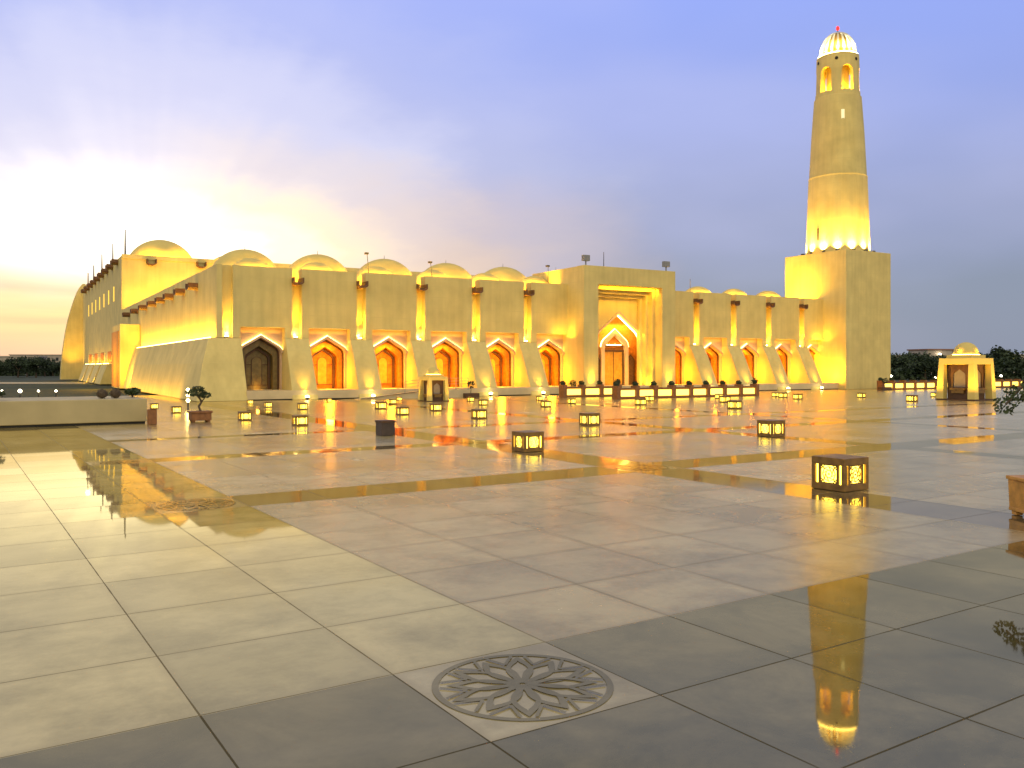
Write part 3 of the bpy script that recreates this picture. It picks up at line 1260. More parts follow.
# gallery with six arched openings
def gallery():
    m = MB()
    n, K = 6, 14
    z0, z1 = 21.8, 24.65
    ro = lambda z: 1.585 - (z - z0) * .030
    ri = 1.26
    sect = 2 * math.pi / n
    wo = .29
    sill, spr, rise = 21.98, 23.35, .45

    def head(a):
        t = abs(a) / wo
        return spr + rise * math.sqrt(max(0, 1 - t * t))
    def P(r, a, z):
        return (r * math.cos(a), r * math.sin(a), z)
    for s in range(n):
        c = s * sect + toc + R(27)
        angs = [-sect / 2, -sect / 2 * .8] + [-wo + 2 * wo * k / K for k in range(K + 1)] + [sect / 2 * .8, sect / 2]
        for a, b in zip(angs, angs[1:]):
            inside = a >= -wo - 1e-6 and b <= wo + 1e-6
            A, B = c + a, c + b
            if not inside:
                for r in (ro, lambda z: ri):
                    m.face([P(r(z0), A, z0), P(r(z0), B, z0), P(r(z1), B, z1), P(r(z1), A, z1)])
            else:
                ha, hb = head(a), head(b)
                for r in (ro, lambda z: ri):
                    m.face([P(r(z0), A, z0), P(r(z0), B, z0), P(r(sill), B, sill), P(r(sill), A, sill)])
                    m.face([P(r(ha), A, ha), P(r(hb), B, hb), P(r(z1), B, z1), P(r(z1), A, z1)])
                m.face([P(ro(sill), A, sill), P(ro(sill), B, sill), P(ri, B, sill), P(ri, A, sill)])
                m.face([P(ro(ha), A, ha), P(ri, A, ha), P(ri, B, hb), P(ro(hb), B, hb)])
        for e in (-wo, wo):
            A = c + e
            m.face([P(ro(sill), A, sill), P(ri, A, sill), P(ri, A, spr), P(ro(spr), A, spr)])
    return m


gallery().build('gallery', M['stone'], minaret)
m = MB()
m.lathe([(1.25, 21.81), (1.25, 21.87)], seg=32)
m.build('gallery_floor', M['pale_stone'], minaret)
m = MB()
m.lathe([(.80, 21.87), (.80, 24.6)], seg=24)
m.build('core_column', M['dome'], minaret)
m = MB()
m.lathe([(1.50, 24.65), (1.50, 24.72), (1.44, 24.74)], seg=48)
m.build('cornice', M['stone'], minaret)
for k in range(6):
    a = toc + R(27) + k * math.pi / 3
    lamp('POINT', minaret, (1.03 * math.cos(a), 1.03 * math.sin(a), 22.05), None, 150, size=.06, name='gallery_light')
# round vents under the cornice
vent0 = None
for k in range(6):
    a = toc + R(-3) + k * math.pi / 3
    if vent0 is None:
        m = MB()
        m.tube((-.04, 0, 0), (.03, 0, 0), .12, .12, 12)
        vent0 = m.build('vent', M['black'], minaret)
        o = vent0
    else:
        o = copy_part(vent0, minaret)
    o.location = (1.505 * math.cos(a), 1.505 * math.sin(a), 24.28)
    o.rotation_euler = (0, 0, a)
# slit windows
for da, z, hh, ww, mm in ((.20, 19.55, .85, .22, 'slit_glow'), (.75, 13.0, .75, .10, 'black'), (-.65, 10.9, .9, .12, 'black')):
    a = toc + da
    r = 2.26 - (z - 10) * .0505
    m = MB()
    m.box(-.10, .03, -ww / 2, ww / 2, 0, hh)
    o = m.build('slit_window', M[mm], minaret, (r * math.cos(a), r * math.sin(a), z))
    o.rotation_euler = (0, 0, a)
# ribbed dome
def dome_prof(r, h, z, n=14):
    return [(r * math.cos(math.pi / 2 * k / n) ** .85 if k < n else .05, z + h * math.sin(math.pi / 2 * k / n)) for k in range(n + 1)]


m = MB()
m.lathe(dome_prof(1.17, 1.80, 24.7), seg=48)
m.build('dome', mat('cap_render', (.55, .34, .06), .7, .06, 2), minaret, smooth=True)
rib0 = None
for k in range(18):
    a = 2 * math.pi * k / 18
    if rib0 is None:
        m = MB()
        pr = dome_prof(1.34, 1.93, 24.7)
        lo = []
        for r, z in pr:
            w = .088 * max(.25, r / 1.4)
            lo.append([(max(.02, r - .14), -w, z), (r, -w * .7, z), (r + .01, 0, z), (r, w * .7, z), (max(.02, r - .14), w, z)])
        m.loft(lo)
        rib0 = m.build('dome_rib', M['white_rib'], minaret, smooth=False)
        o = rib0
    else:
        o = copy_part(rib0, minaret)
    o.rotation_euler = (0, 0, a)
m = MB()
m.lathe([(1.44, 24.745), (1.44, 24.80), (1.395, 24.80), (1.395, 24.745)], seg=48)
m.build('ring_light', emit('ring_light', (1, .70, .2), 32.0), minaret)
for k in range(10):
    a = 2 * math.pi * (k + .5) / 10
    lamp('SPOT', minaret, (1.62 * math.cos(a), 1.62 * math.sin(a), 24.78), (-.30 * math.cos(a), -.30 * math.sin(a), 1), 620, (1, .76, .33), size=.04, spot=80, blend=.8, name='dome_spot')
    lamp('SPOT', minaret, (1.5 * math.cos(a + .3), 1.5 * math.sin(a + .3), 24.85), (-.56 * math.cos(a + .3), -.56 * math.sin(a + .3), 1), 420, (1, .76, .33), size=.04, spot=56, blend=1, name='dome_spot')
m = MB()
m.tube((0, 0, 26.58), (0, 0, 26.9), .06, .04, 8)
fin_ = m.build('finial', M['grey_metal'], minaret)
m = MB()
m.lathe([(.09, 26.85), (.12, 26.95), (.09, 27.1), (.02, 27.15)], seg=14)
m.build('beacon', M['red_lamp'], fin_)
# lamps round the foot of the shaft
fl0 = None
for k in range(14):
    a = 2 * math.pi * (k + .5) / 14
    r = 2.62
    if fl0 is None:
        m = MB()
        m.box(-.10, .10, -.10, .10, 0, .12)
        fl0 = m.build('foot_lamp', M['dark_metal'], minaret)
        o = fl0
    else:
        o = copy_part(fl0, minaret)
    # the ledge is narrow: keep every lamp on the block
    lx = max(-2.16, min(2.6, 2.52 * math.cos(a)))
    ly = max(-2.45, min(2.6, 2.52 * math.sin(a)))
    o.location = (lx, ly, 10.0)
    lamp('SPOT', minaret, (2.52 * math.cos(a), 2.52 * math.sin(a), 10.15), (-.075 * math.cos(a), -.075 * math.sin(a), 1), 2600, size=.06, spot=46, blend=1.0, name='foot_spot')
    lamp('SPOT', minaret, (2.42 * math.cos(a), 2.42 * math.sin(a), 10.13), (-.25 * math.cos(a), -.25 * math.sin(a), 1), 950, (1, .75, .24), size=.04, spot=120, blend=1, name='foot_flare')
# flood from the wing roof on its left face
lamp('AREA', mosque, L(50.5, 45.0, 6.05), (.42, 0, 1), 400, size=2.4, size_y=.2, axis=(0, 1, 0), name='minaret_flood')
lamp('SPOT', mosque, L(50.95, 42.7, 3.2), (.06, 0, 1), 170, size=.06, spot=150, blend=1, name='minaret_flood')
lamp('AREA', mosque, L(50.7, 41.9, .6), (.55, .25, 1), 130, size=1.0, size_y=.15, axis=(0, 1, 0), name='minaret_flood')

# ------------------------------------------------------------------ ramp with railings in front of the third door
rp = empty('access_ramp', uv(15.1, 41.0, 0), RZB, label='sloping access ramp with thin railings in front of the second and third doors', cat='ramp')
m = MB()
m.prism_xz([(0, 0), (3.9, .40), (6.0, .40), (6.0, 0)], -.55, .40)
m.build('ramp_slab', M['pale_stone'], rp)
m = MB()
m.prism_xz([(0, .012), (3.9, .412), (3.9, .44), (0, .04)], -.60, -.555)
m.build('kerb', M['dark_metal'], rp)
m = MB()
for k in range(6):
    x = 2.4 + k * .72
    zb = min(.40, x / 3.9 * .40)
    m.tube((x, -.5, zb), (x, -.5, zb + .62), .014, seg=6)
for dz in (.32, .47, .62):
    m.tube((2.4, -.5, .246 + dz), (3.9, -.5, .40 + dz), .010, seg=6)
    m.tube((3.9, -.5, .40 + dz), (6.0, -.5, .40 + dz), .010, seg=6)
m.build('railing', M['grey_metal'], rp)

# ------------------------------------------------------------------ floor lanterns
def make_lantern():
    root = empty('floor_lantern', (0, 0, 0), RZP)
    w, h = .23, .385
    m = MB()
    m.box(-w, w, -w, w, 0, .075)
    m.box(-w, w, -w, w, h - .085, h)
    for sx in (-1, 1):
        for sy in (-1, 1):
            m.box(min(sx * w, sx * (w - .05)), max(sx * w, sx * (w - .05)), min(sy * w, sy * (w - .05)), max(sy * w, sy * (w - .05)), .075, h - .085)
    m.build('frame', M['bronze'], root, bevel=.006)
    m = MB()
    m.box(-w + .035, w - .035, -w + .035, w - .035, .076, h - .086)
    m.build('diffuser', M['glow'], root)
    # pierced screen, one per face
    m = MB()
    y0, y1 = -w + .012, -w + .030
    za, zb = .076, h - .086
    for x in (-.125, .125):
        m.box(x - .018, x + .018, y0, y1, za, zb)
    m.box(-.107, .107, y0, y1, za, za + .012)
    m.box(-.107, .107, y0, y1, zb - .012, zb)
    cz = (za + zb) / 2
    H = (zb - za) / 2 - .012
    t = .006
    def bar(xa, z_a, xb, z_b, tt=t):
        d = Vector((xb - xa, 0, z_b - z_a)).normalized()
        nx, nz_ = -d.z * tt, d.x * tt
        m.prism_xz([(xa + nx, z_a + nz_), (xa - nx, z_a - nz_), (xb - nx, z_b - nz_), (xb + nx, z_b + nz_)], y0 + .003, y1 - .003)
    for k in range(8):
        a = math.pi * k / 4
        b = math.pi * (k + 1) / 4
        for rr in (.045, .088):
            bar(rr * math.cos(a), cz + rr * math.sin(a), rr * math.cos(b), cz + rr * math.sin(b), .003)
        bar(.045 * math.cos(a), cz + .045 * math.sin(a), .088 * math.cos(b), cz + .088 * math.sin(b), .0028)
    for sx in (-1, 1):
        for sz in (-1, 1):
            bar(sx * .06, cz + sz * .06, sx * .107, cz + sz * H, .006)
            bar(sx * .107, cz + sz * .055, sx * .06, cz + sz * H, .004)
    m.ball((0, (y0 + y1) / 2, cz), .014, 1)
    s0 = m.build('screen', M['bronze'], root)
    for k in (1, 2, 3):
        c = copy_part(s0, root)
        c.rotation_euler = (0, 0, k * math.pi / 2)
    return root


# (x, y of the foot, height in px, label)
LAN = [
    (840, 492, 33, 'largest glowing cube lantern with pierced screens, nearest on the right of the plaza'),
    (527.8, 453, 20, 'glowing cube lantern alone on the pale paving in the centre foreground'),
    (771, 438, 16.6, 'mid sized glowing lantern on the paving straight behind the largest lantern'),
    (589.6, 427, 13, 'glowing lantern on open paving in front of the left end of the lit planter row'),
    (300, 427, 11, 'glowing lantern in front of the left doors, nearest of those left of the dark box'),
    (244.7, 421.5, 9.3, 'glowing lantern standing just right of the bonsai planter box'),
    (176, 414, 7.3, 'small glowing lantern between the low wall and the bonsai planter'),
    (479, 420, 10, 'glowing lantern right of the small domed kiosk, larger of the two there'),
    (402.5, 416, 8.5, 'glowing lantern directly behind and right of the dark box'),
    (380.6, 410, 7.6, 'glowing lantern directly behind the dark box, left of the small kiosk'),
    (435.7, 412, 8, 'glowing lantern at the foot of the small domed kiosk'),
    (483, 406, 6, 'small lantern behind the larger lantern right of the small kiosk'),
    (470.6, 402, 4.6, 'tiny lantern near the steps just right of the small kiosk'),
    (392.5, 404.5, 5, 'tiny lantern left of the small kiosk near the ramp railing'),
    (399, 401, 3.6, 'faint tiny lantern close to the ramp, left of the small kiosk'),
    (302.5, 410.5, 7, 'lantern before the buttress between first and second doors'),
    (268, 408, 5.6, 'small lantern on the paving in front of the first dark door'),
    (250, 404.6, 4.4, 'tiny lantern nearest the step below the first dark door'),
    (329, 402.6, 3.6, 'tiny lantern at the low end of the access ramp'),
    (546, 408, 7, 'lantern in front of the sixth door, left of the planter rows'),
    (539.5, 400.8, 4.2, 'tiny lantern by the step under the sixth door'),
    (571.6, 404.4, 5.6, 'small lantern before the short lit planter row left of the portal'),
    (640.7, 406, 7, 'lantern before the lit planter row under the portal, nearer of a pair'),
    (649.6, 401.8, 5.6, 'lantern before the lit planter row under the portal, farther of a pair'),
    (734.6, 410, 9, 'nearest of three clustered lanterns at the right end of the lit planter row'),
    (725, 403.4, 7, 'middle of three clustered lanterns at the right end of the lit planter row'),
    (719, 399.4, 5, 'farthest of three clustered lanterns at the right end of the lit planter row'),
    (797.7, 400, 5.8, 'small lantern on the paving left of the minaret block'),
    (783, 398.4, 5.4, 'right one of two tiny lanterns below the last doors before the minaret'),
    (775.5, 397.4, 4.6, 'left one of two tiny lanterns below the last doors before the minaret'),
    (861.5, 398.4, 5.2, 'small lantern on the paving in front of the minaret block'),
    (912, 402.5, 7, 'lantern on the paving left of the large domed kiosk'),
    (934.5, 397.4, 4.6, 'tiny lantern close to the left pillar of the large domed kiosk'),
]
lan0 = None
for x, y, hp, lab in LAN:
    X, Y = gpix(x, y - .35 * hp * .28)
    d = Y
    sc = hp * d / 865 / .395
    if lan0 is None:
        lan0 = make_lantern()
        lan0.location = (X, Y, 0.004)
        lan0.scale = (sc,) * 3
        o = tag(lan0, lab, 'lantern', 'cube lanterns scattered over the plaza')
    else:
        o = copy_thing(lan0, (X, Y, 0.004), RZP, sc, label=lab, cat='lantern')
    # a bulb throws a little light on the floor around
    lamp('POINT', None, (X, Y, .5 * sc), None, .0, name='bulb') if False else None

# unlit box
X, Y = gpix(385.3, 435.5)
bx = empty('dark_box', (X, Y, 0.004), RZP, label='plain dark unlit box with a rim standing on the paving before the small kiosk', cat='box')
m = MB()
m.box(-.17, .17, -.17, .17, .0, .30)
m.build('body', mat('box_paint', (.06, .038, .03), .45, .2, 10), bx, bevel=.006)
m = MB()
m.box(-.185, .185, -.185, .185, .30, .355)
m.build('lid', M['wood_dark'], bx, bevel=.006)

# ------------------------------------------------------------------ kiosks
def make_kiosk():
    root = empty('domed_kiosk', (0, 0, 0), RZP)
    a, t = .96, .86                                   # half widths at the foot and under the cornice
    H = 2.02
    m = MB()
    def hw(z):
        return a + (t - a) * z / H
    pw_ = .36
    for sx in (-1, 1):
        for sy in (-1, 1):
            lo = []
            for z in (.06, 1.72):
                o_ = hw(z)
                i_ = o_ - (pw_ if z < 1 else pw_ - .08)
                lo.append([(sx * o_, sy * o_, z), (sx * i_, sy * o_, z), (sx * i_, sy * i_, z), (sx * o_, sy * i_, z)])
            m.loft(lo)
    lo = [[(sx * hw(z), sy * hw(z), z) for sx, sy in ((-1, -1), (1, -1), (1, 1), (-1, 1))] for z in (1.72, H)]
    m.loft(lo)
    m.box(-.62, .62, -.62, .62, H, H + .16)
    m.build('pavilion', M['dome'], root, bevel=.012)
    m = MB()
    m.box(-.97, .97, -.97, .97, 0, .06)
    m.build('base', M['wood_dark'], root)
    d = dome_mesh(.56, 0.0, 32).build('dome', M['dome'], root, (0, 0, H + .22), smooth=True)
    m = MB()
    m.lathe([(.575, H + .16), (.575, H + .20), (.565, H + .22)], seg=32)
    m.build('drum', M['pale_stone'], root)
    lamp_m = MB()
    lamp_m.lathe([(.600, H + .161), (.600, H + .185), (.580, H + .185), (.580, H + .161)], seg=32)
    lamp_m.build('ring_light', M['strip'], root)
    for k in range(4):
        m = MB()
        y = -.62
        m.band_xz([(-.52, .06), (-.52, 1.70), (.52, 1.70), (.52, .06)], [(-.44, .06), (-.44, 1.62), (.44, 1.62), (.44, .06)], y, y + .08)
        m.prism_xz(holed(-.44, .44, .62, 1.62, pointed(.30, 1.20, 1.50, 5, base=.62)), y + .02, y + .06)
        m.box(-.44, .44, y - .02, y + .07, .06, .62)
        o = m.build('window_frame', M['wood_dark'], root)
        o.rotation_euler = (0, 0, k * math.pi / 2)
        m = MB()
        m.prism_xz(pointed(.30, 1.20, 1.50, 5, base=.62), y + .065, y + .075)
        p_ = m.build('window_pane', M['pane'], o)
        m = MB()
        m.box(-.36, .36, -.80, -.64, .50, .58)
        m.box(-.30, .30, -.76, -.64, .34, .50)
        m.build('basin', M['bronze'], o)
    return root


X, Y = gpix(966, 400.0)
k0 = make_kiosk()
k0.location = (X, Y, .004)
k0.rotation_euler = (0, 0, RZP)
ks = 1.0
tag(k0, 'large square yellow kiosk with tapered pillars and lit dome, at the right', 'kiosk', 'domed kiosks on the plaza')
X2, Y2 = gpix(433.5, 401.2)
k1 = copy_thing(k0, (X2, Y2, .004), RZP, .57, label='small domed kiosk standing in front of the fourth door', cat='kiosk')
for k_, s_ in ((k0, 1.0), (k1, .40)):
    for k in range(4):
        a = k * math.pi / 2 - math.pi / 4
        for da in (-.22, .22):
            rr = 2.3
            lamp('SPOT', k_, (rr * math.cos(a + da), rr * math.sin(a + da), .10), (-.95 * math.cos(a + da), -.95 * math.sin(a + da), 1), 230 * s_ * s_, size=.05, spot=70, blend=.9, name='kiosk_spot')
        lamp('SPOT', k_, (.70 * math.cos(k * math.pi / 2), .70 * math.sin(k * math.pi / 2), 2.2), (-.2 * math.cos(k * math.pi / 2), -.2 * math.sin(k * math.pi / 2), 1), 30 * s_ * s_, size=.03, spot=120, blend=.9, name='kiosk_dome_spot')

# ------------------------------------------------------------------ lit planter benches
def shrub(m, c, r, n=60):
    for _ in range(n):
        v = Vector((random.gauss(0, 1), random.gauss(0, 1), random.gauss(0, 1))).normalized() * r * random.uniform(.55, 1)
        v.z = v.z * .85
        q = Vector((random.gauss(0, 1), random.gauss(0, 1), random.gauss(0, 1))).normalized()
        a = q.orthogonal().normalized() * r * .26
        b_ = q.cross(a).normalized() * r * .2
        p_ = Vector(c) + v
        m.face([tuple(p_ - a), tuple(p_ + b_), tuple(p_ + a), tuple(p_ - b_)])


def make_bench(pitch=1.19):
    root = empty('lit_planter', (0, 0, 0), RZB)
    m = MB()
    m.box(0, .22, -.16, .30, 0, .66)
    m.box(.22, pitch, -.13, .27, .47, .55)
    m.box(.22, pitch, -.13, .27, .0, .10)
    m.box(.22, pitch, .16, .26, .10, .47)
    m.build('box', M['planter_wood'], root, bevel=.008)
    m = MB()
    m.box(.26, pitch - .05, -.09, -.06, .13, .44)
    m.build('light_panel', M['panel_glow'], root)
    m = MB()
    shrub(m, (.11, .07, .74), .17, 110)
    m.ball((.11, .07, .72), .10, 2, 1, .15)
    m.build('shrub', M['leaf_dark'], root)
    return root


pl0 = make_bench()
rows = [(gpix(615.5, 399.3), 8, 'lit planter bench in the long row before the portal'), (gpix(562, 397.6), 3, 'lit planter bench in the short row left of the portal'),
        (gpix(880.5, 390.2), 15, 'lit planter bench in the far right row beside the minaret')]
ORD = ['first', 'second', 'third', 'fourth', 'fifth', 'sixth', 'seventh', 'eighth', 'ninth', 'tenth', 'eleventh', 'twelfth', 'thirteenth', 'fourteenth', 'fifteenth', 'sixteenth']
first = True
for (X, Y), n, lab in rows:
    for k in range(n):
        q = Vector((X, Y, .004)) + uv(1.19 * k, 0, 0)
        lb = lab.replace('bench in', 'bench, %s from the left in' % ORD[k])
        if first:
            pl0.location = q
            tag(pl0, lb, 'planter', 'lit planter benches')
            first = False
        else:
            copy_thing(pl0, q, RZB, label=lb, cat='planter')
# end post planter
for (X, Y), n, lab in rows[:2]:
    q = Vector((X, Y, .004)) + uv(1.19 * n, 0, 0)
    ep = empty('end_planter', q, RZB, label='dark end planter with round shrub closing the %s planter row' % ('long' if n == 8 else 'short'), cat='planter')
    m = MB()
    m.box(0, .24, -.16, .30, 0, .66)
    m.build('box', M['planter_wood'], ep, bevel=.008)
    m = MB()
    shrub(m, (.12, .07, .80), .19, 90)
    m.ball((.12, .07, .77), .13, 2, 1, .1)
    m.build('shrub', M['leaf_dark'], ep)

# ------------------------------------------------------------------ left: low wall, its shrubs, planter boxes
X, Y = gpix(147, 423.5)
lw = empty('low_wall', (X, Y, .004), RZP, label='long low stone wall edging a raised bed at the left of the plaza', cat='wall')
m = MB()
m.box(-26, 0, 0, 3.0, .06, .70)
m.build('wall_body', M['low_wall'], lw, bevel=.02)
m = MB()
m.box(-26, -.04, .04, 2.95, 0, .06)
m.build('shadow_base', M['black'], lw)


def leafy(m, c, rx, rz, n, ls):
    for _ in range(n):
        v = Vector((random.gauss(0, 1), random.gauss(0, 1), random.gauss(0, 1))).normalized() * random.uniform(.35, 1) ** .5
        p_ = Vector(c) + Vector((v.x * rx, v.y * rx, v.z * rz))
        q = Vector((random.gauss(0, 1), random.gauss(0, 1), random.gauss(0, 1))).normalized()
        a = q.orthogonal().normalized() * ls
        b_ = q.cross(a).normalized() * ls * .5
        m.face([tuple(p_ - a), tuple(p_ + b_), tuple(p_ + a), tuple(p_ - b_)])


def wall_shrub(x, r, rz, lab, name='shrub', ball=True, dv=.8):
    p_ = Vector((X, Y, 0)) + uv(x, dv, 0, TP)
    o = empty(name, (p_.x, p_.y, .70), 0, label=lab, cat='shrub')
    m = MB()
    if ball:
        leafy(m, (0, 0, r * .9), r, r * .95, 700, r * .10)
        m.ball((0, 0, r * .9), r * .86, 3, .95, .05)
    else:
        leafy(m, (0, 0, rz + .08), r, rz, 420, .05)
    m.build('foliage', M['leaf'] if not ball else M['bark'], o)
    m = MB()
    m.tube((0, 0, 0), (0, 0, .2), .03, .02, 6)
    m.build('stem', M['bark'], o)


wall_shrub(-1.05, .155, .2, 'left of two round brown clipped shrubs on the low wall')
wall_shrub(-.70, .155, .2, 'right of two round brown clipped shrubs on the low wall')
wall_shrub(-3.75, .32, .10, 'low flat green shrub on the low wall, far left', ball=False)
wall_shrub(-.15, .22, .10, 'loose leafy shrub at the right end of the low wall', ball=False, dv=1.4)

X3, Y3 = gpix(152, 424.5)
bo = empty('box_planter', (X3, Y3, .004), RZP, label='upright brown wooden box at the end of the low wall, with a lamp on top', cat='planter box')
m = MB()
m.box(-.11, .11, -.11, .11, 0, .42)
m.build('box', M['planter_wood'], bo, bevel=.01)
lan = copy_thing(lan0, (X3 + .06, Y3, .43), RZP, .42, label='small glowing lantern standing on the brown box by the low wall', cat='lantern')

X4, Y4 = gpix(200, 422)
bp_ = empty('bonsai_planter', (X4, Y4, .004), RZP, label='low brown wooden planter with a small crooked bonsai tree', cat='planter')
m = MB()
m.box(-.28, .28, -.20, .20, .05, .30)
m.box(-.31, .31, -.23, .23, .26, .32)
m.box(-.25, -.17, -.18, -.10, 0, .05)
m.box(.17, .25, -.18, -.10, 0, .05)
m.box(-.25, -.17, .10, .18, 0, .05)
m.box(.17, .25, .10, .18, 0, .05)
m.build('box', M['planter_wood'], bp_, bevel=.01)
m = MB()
pts = [(.02, 0, .3), (-.04, 0, .45), (.05, .02, .58), (-.02, 0, .70), (-.10, 0, .80)]
for a, b_ in zip(pts, pts[1:]):
    m.tube(a, b_, .035, .026, 7)
m.tube((.05, .02, .58), (.15, 0, .72), .02, .012, 6)
m.build('trunk', M['bark'], bp_)
m = MB()
leafy(m, (-.12, 0, .86), .30, .12, 380, .035)
leafy(m, (.13, 0, .78), .20, .09, 200, .035)
leafy(m, (-.05, 0, .97), .18, .08, 160, .035)
m.build('crown', M['leaf'], bp_)
# lamp post behind it
X5, Y5 = gpix(188, 410)
lp = empty('bollard_lamp', (X5, Y5, 0.004), 0, label='slim bollard lamp with stacked glowing globes behind the bonsai', cat='lamp')
m = MB()
m.tube((0, 0, 0), (0, 0, .72), .03, .025, 8)
m.build('post', M['dark_metal'], lp)
m = MB()
for z in (.35, .55, .74):
    m.ball((0, 0, z), .065, 2)
m.build('globe', M['lens'], lp)

# right edge planter with a bougainvillea
X6, Y6 = gpix(1046, 518)
rp_ = empty('wooden_planter', (X6, Y6, .004), R(3), label='orange brown wooden planter cut by the right edge, with a flowering branch', cat='planter')
m = MB()
m.loft([[(-.245, -.245, .05), (.245, -.245, .05), (.245, .245, .05), (-.245, .245, .05)], [(-.255, -.255, .38), (.255, -.255, .38), (.255, .255, .38), (-.255, .255, .38)]])
m.box(-.27, .27, -.27, .27, .38, .42)
m.box(-.25, .25, -.25, .25, .045, .085)
for sx in (-1, 1):
    for sy in (-1, 1):
        m.box(sx * .19 - .04, sx * .19 + .04, sy * .19 - .04, sy * .19 + .04, 0, .05)
m.build('box', mat('orange_planter_wood', (.62, .30, .06), .55, .25, 9, .2, 40), rp_, bevel=.008)
m = MB()
br = [(0, 0, .40), (-.05, 0, .8), (.02, .05, 1.2), (-.10, .0, 1.45), (-.28, .02, 1.36), (-.44, 0, 1.20)]
for a, b_ in zip(br, br[1:]):
    m.tube(a, b_, .014, .011, 6)
m.tube((-.10, 0, 1.45), (.1, .1, 1.7), .010, .006, 6)
m.tube((.02, .05, 1.2), (.3, .1, 1.5), .010, .006, 6)
m.build('stem', M['bark'], rp_)
m = MB()
for c, n in (((-.12, 0, 1.44), 150), ((.06, .05, 1.52), 190), ((.10, .1, 1.35), 190), ((-.28, .02, 1.34), 60), ((-.44, 0, 1.20), 55), ((-.36, 0, 1.26), 40), ((.0, .05, 1.2), 150), ((-.05, .0, 1.02), 90)):
    leafy(m, c, .13, .11, n, .030)
m.build('foliage', M['leaf'], rp_)
m = MB()
for c in ((-.19, 0, 1.18), (-.14, .02, 1.5), (.0, .0, 1.22), (.1, .1, 1.66)):
    leafy(m, c, .03, .03, 6, .018)
m.build('flowers', M['flower'], rp_)

# small potted plants on the step
def pot(u, v, lab, big=1.0):
    q = uv(u, v, 0)
    o = empty('potted_plant', (q.x, q.y, .004), RZB, label=lab, cat='potted plant')
    m = MB()
    m.box(-.42 * big, .42 * big, -.2, .2, 0, .22)
    m.build('pot', M['wood_dark'], o, bevel=.01)
    m = MB()
    m.tube((0, 0, .22), (.03, 0, .55), .02, .012, 6)
    m.build('stem', M['bark'], o)
    m = MB()
    leafy(m, (.02, 0, .66), .22, .2, 150, .05)
    m.build('foliage', M['leaf_dark'], o)


pot(21.2, 40.4, 'dark trough with a small leafy plant below the fourth door')
pot(27.7, 40.4, 'dark trough with a small leafy plant below the sixth door')
pot(52.2, 38.3, 'dark trough with a leafy plant before the corner of the minaret block', 1.2)

# ------------------------------------------------------------------ background
def tree_mesh(seed, h=6.0, w=3.2, n=1500):
    random.seed(seed)
    m = MB()
    clumps = []
    for _ in range(16):
        a = random.uniform(0, 2 * math.pi)
        r = w * random.uniform(.1, .75)
        clumps.append((Vector((r * math.cos(a), r * math.sin(a), h * random.uniform(.35, .88))), random.uniform(.7, 1.35)))
    for _ in range(n):
        c, r = random.choice(clumps)
        v = Vector((random.gauss(0, 1), random.gauss(0, 1), random.gauss(0, .75)))
        p_ = c + v.normalized() * r * random.uniform(.5, 1.1)
        q = Vector((random.gauss(0, 1), random.gauss(0, 1), random.gauss(0, 1))).normalized()
        a = q.orthogonal().normalized() * random.uniform(.18, .34)
        b_ = q.cross(a).normalized() * random.uniform(.12, .22)
        m.face([tuple(p_ - a), tuple(p_ + b_), tuple(p_ + a), tuple(p_ - b_)])
    return m


protos = []
for sd in (3, 11, 29):
    r_ = empty('tree', (0, 0, 0), 0)
    tree_mesh(sd).build('crown', M['leaf_dark'], r_)
    m = MB()
    m.tube((0, 0, 0), (.1, 0, 2.4), .20, .13, 8)
    m.tube((.1, 0, 2.2), (1.0, .3, 4.0), .11, .04, 6)
    m.tube((.1, 0, 2.2), (-.9, -.2, 4.1), .11, .04, 6)
    m.build('trunk', M['bark'], r_)
    protos.append(r_)
random.seed(5)
spots = []
for k, px_ in enumerate((892, 903, 914, 925, 937, 948, 962, 976, 988, 1000, 1012, 1026, 1045)):
    spots.append((px_, 128 + random.uniform(-14, 14), random.uniform(.48, .66) * (1.15 if 985 < px_ < 1005 else 1), 'right'))
for k, px_ in enumerate((-18, -4, 8, 18, 27, 36, 45, 53, 61)):
    spots.append((px_, 150 + random.uniform(-18, 18), random.uniform(.42, .56), 'left'))
used = set()
nr = nl = 0
for k, (px_, d, sc, side_) in enumerate(spots):
    pr = protos[k % 3]
    loc = ((px_ - 512) / 865 * d, d, -.12)
    if side_ == 'right':
        nr += 1
        lab = 'dark tree, %s from the left in the line right of the minaret' % ORD[min(nr - 1, 11)]
        if nr > 12:
            lab = 'dark tree at the extreme right edge of the line of trees'
    else:
        nl += 1
        lab = 'dark tree, %s from the left in the line beyond the low wall' % ORD[min(nl - 1, 11)]
    grp = 'dark trees beyond the plaza'
    if k % 3 not in used:
        used.add(k % 3)
        pr.location = loc
        pr.scale = (sc * 1.35, sc * 1.35, sc)
        tag(pr, lab, 'tree', grp)
    else:
        copy_thing(pr, loc, random.uniform(0, 6), (sc * 1.35, sc * 1.35, sc), label=lab, cat='tree', group=grp)

# low hedges so that no bare horizon shows between the trunks
hg = MB()
random.seed(9)
for _ in range(2600):
    x = random.uniform(0, 40)
    p_ = Vector((x, random.uniform(-1.2, 1.2), random.uniform(0, 1.5)))
    q = Vector((random.gauss(0, 1), random.gauss(0, 1), random.gauss(0, 1))).normalized()
    a = q.orthogonal().normalized() * random.uniform(.2, .4)
    b_ = q.cross(a).normalized() * .25
    hg.face([tuple(p_ - a), tuple(p_ + b_), tuple(p_ + a), tuple(p_ - b_)])
h0 = hg.build('hedge', M['leaf_dark'], loc=(-108, 165, -.12))
tag(h0, 'long dark hedge under the trees beyond the low wall', 'hedge')
h1 = h0.copy()
C.objects.link(h1)
h1.location = (47, 116, -.12)
h1['label'] = 'long dark hedge under the trees right of the minaret'


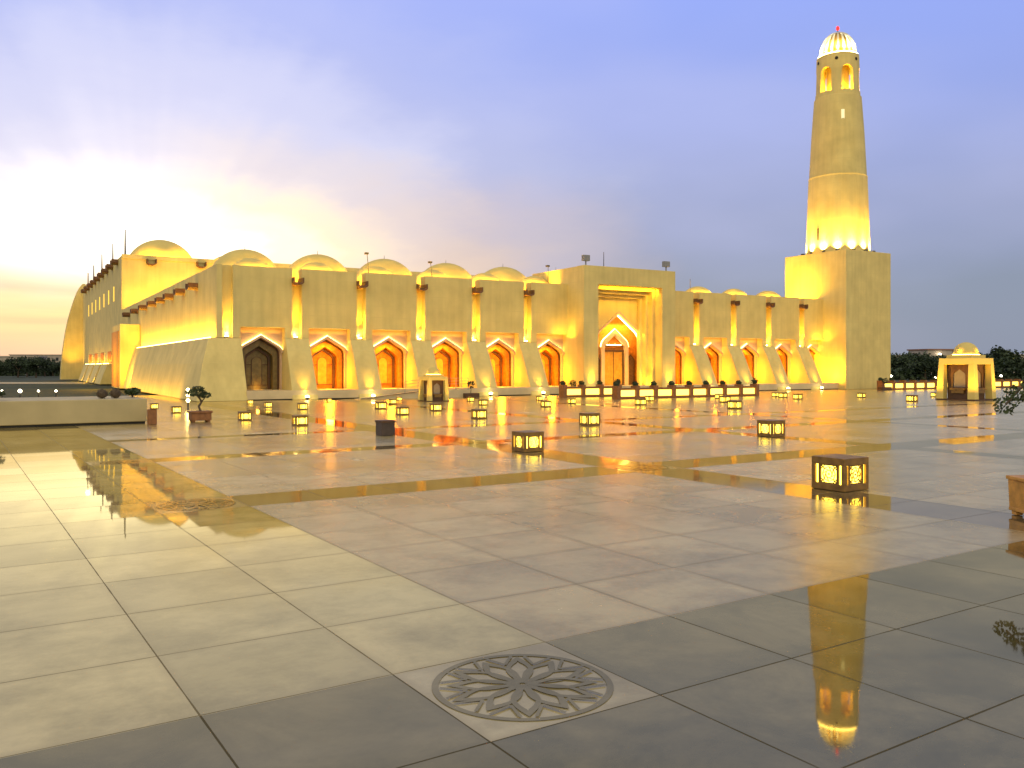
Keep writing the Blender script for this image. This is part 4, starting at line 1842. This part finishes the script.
def far_building(px_, d, w, h, dp, lab, roof=True, lit=False):
    o = empty('far_building', ((px_ - 512) / 865 * d, d, -.12), R(12), label=lab, cat='building')
    m = MB()
    m.box(-w / 2, w / 2, 0, dp, 0, h)
    m.build('wall', M['far_wall'], o)
    m = MB()
    m.box(-w / 2 - .3, w / 2 + .3, -.3, dp + .3, h, h + .35)
    m.build('roof', M['far_roof'] if roof else M['far_wall'], o)
    wd = None
    n = max(2, int(w / 3))
    for r_ in range(max(1, int(h / 3.2))):
        for k in range(n):
            loc = (-w / 2 + (k + .5) * w / n, -.03, 1.0 + r_ * 3.2)
            if wd is None:
                m = MB()
                m.box(-.5, .5, -.02, .1, 0, 1.3)
                wd = m.build('window', M['window_dark'], o, loc)
            else:
                copy_part(wd, o, loc)
    if lit:
        m = MB()
        m.ball((-.5, -.6, h - 1.2), .38, 2)
        m.build('wall_lamp', M['white_lamp'], o)
    return o


far_building(940, 235, 7.6, 6.3, 8, 'distant villa with a red brown roof and bright lamp behind the right trees', True, True)
far_building(958, 238, 6, 6.0, 8, 'distant brown villa block half behind the large kiosk', True)
far_building(908, 260, 8, 5.0, 8, 'low pale distant building just right of the minaret', False)
far_building(1030, 260, 16, 5.2, 8, 'low pale distant building at the right edge behind the trees', False)
far_building(10, 330, 20, 5.6, 10, 'long pale distant building at the left edge beyond the trees', False)
far_building(40, 345, 22, 6.4, 10, 'pale distant building beyond the trees next to the mosque fin', False)
# garden lamps far left and right
gl = None
for px_, y, d, lab in ((2, 391, 47, 'garden globe lamp at the far left edge'), (20, 391, 47, 'brightest garden globe lamp above the low wall'), (38.5, 391, 47, 'garden globe lamp right of the flat shrub'),
                       (56, 391, 47, 'garden globe lamp nearest the mosque fin'), (891, 376, 75, 'globe lamp beside the right edge of the minaret block'), (935, 378, 72, 'globe lamp left of the large kiosk'), (1001, 376, 72, 'globe lamp right of the large kiosk')):
    loc = ((px_ - 512) / 865 * d, d, -.12)
    z = .12 + 1.6 - (y - 367) * d / 865
    if gl is None or True:
        o = empty('garden_lamp', loc, 0, label=lab, cat='lamp', group='garden lamps')
        m = MB()
        m.tube((0, 0, 0), (0, 0, z), .04, .03, 6)
        m.build('post', M['dark_metal'], o)
        m = MB()
        m.ball((0, 0, z), .10 if px_ == 20 or px_ > 800 else .06, 2)
        m.build('globe', M['white_lamp'], o)
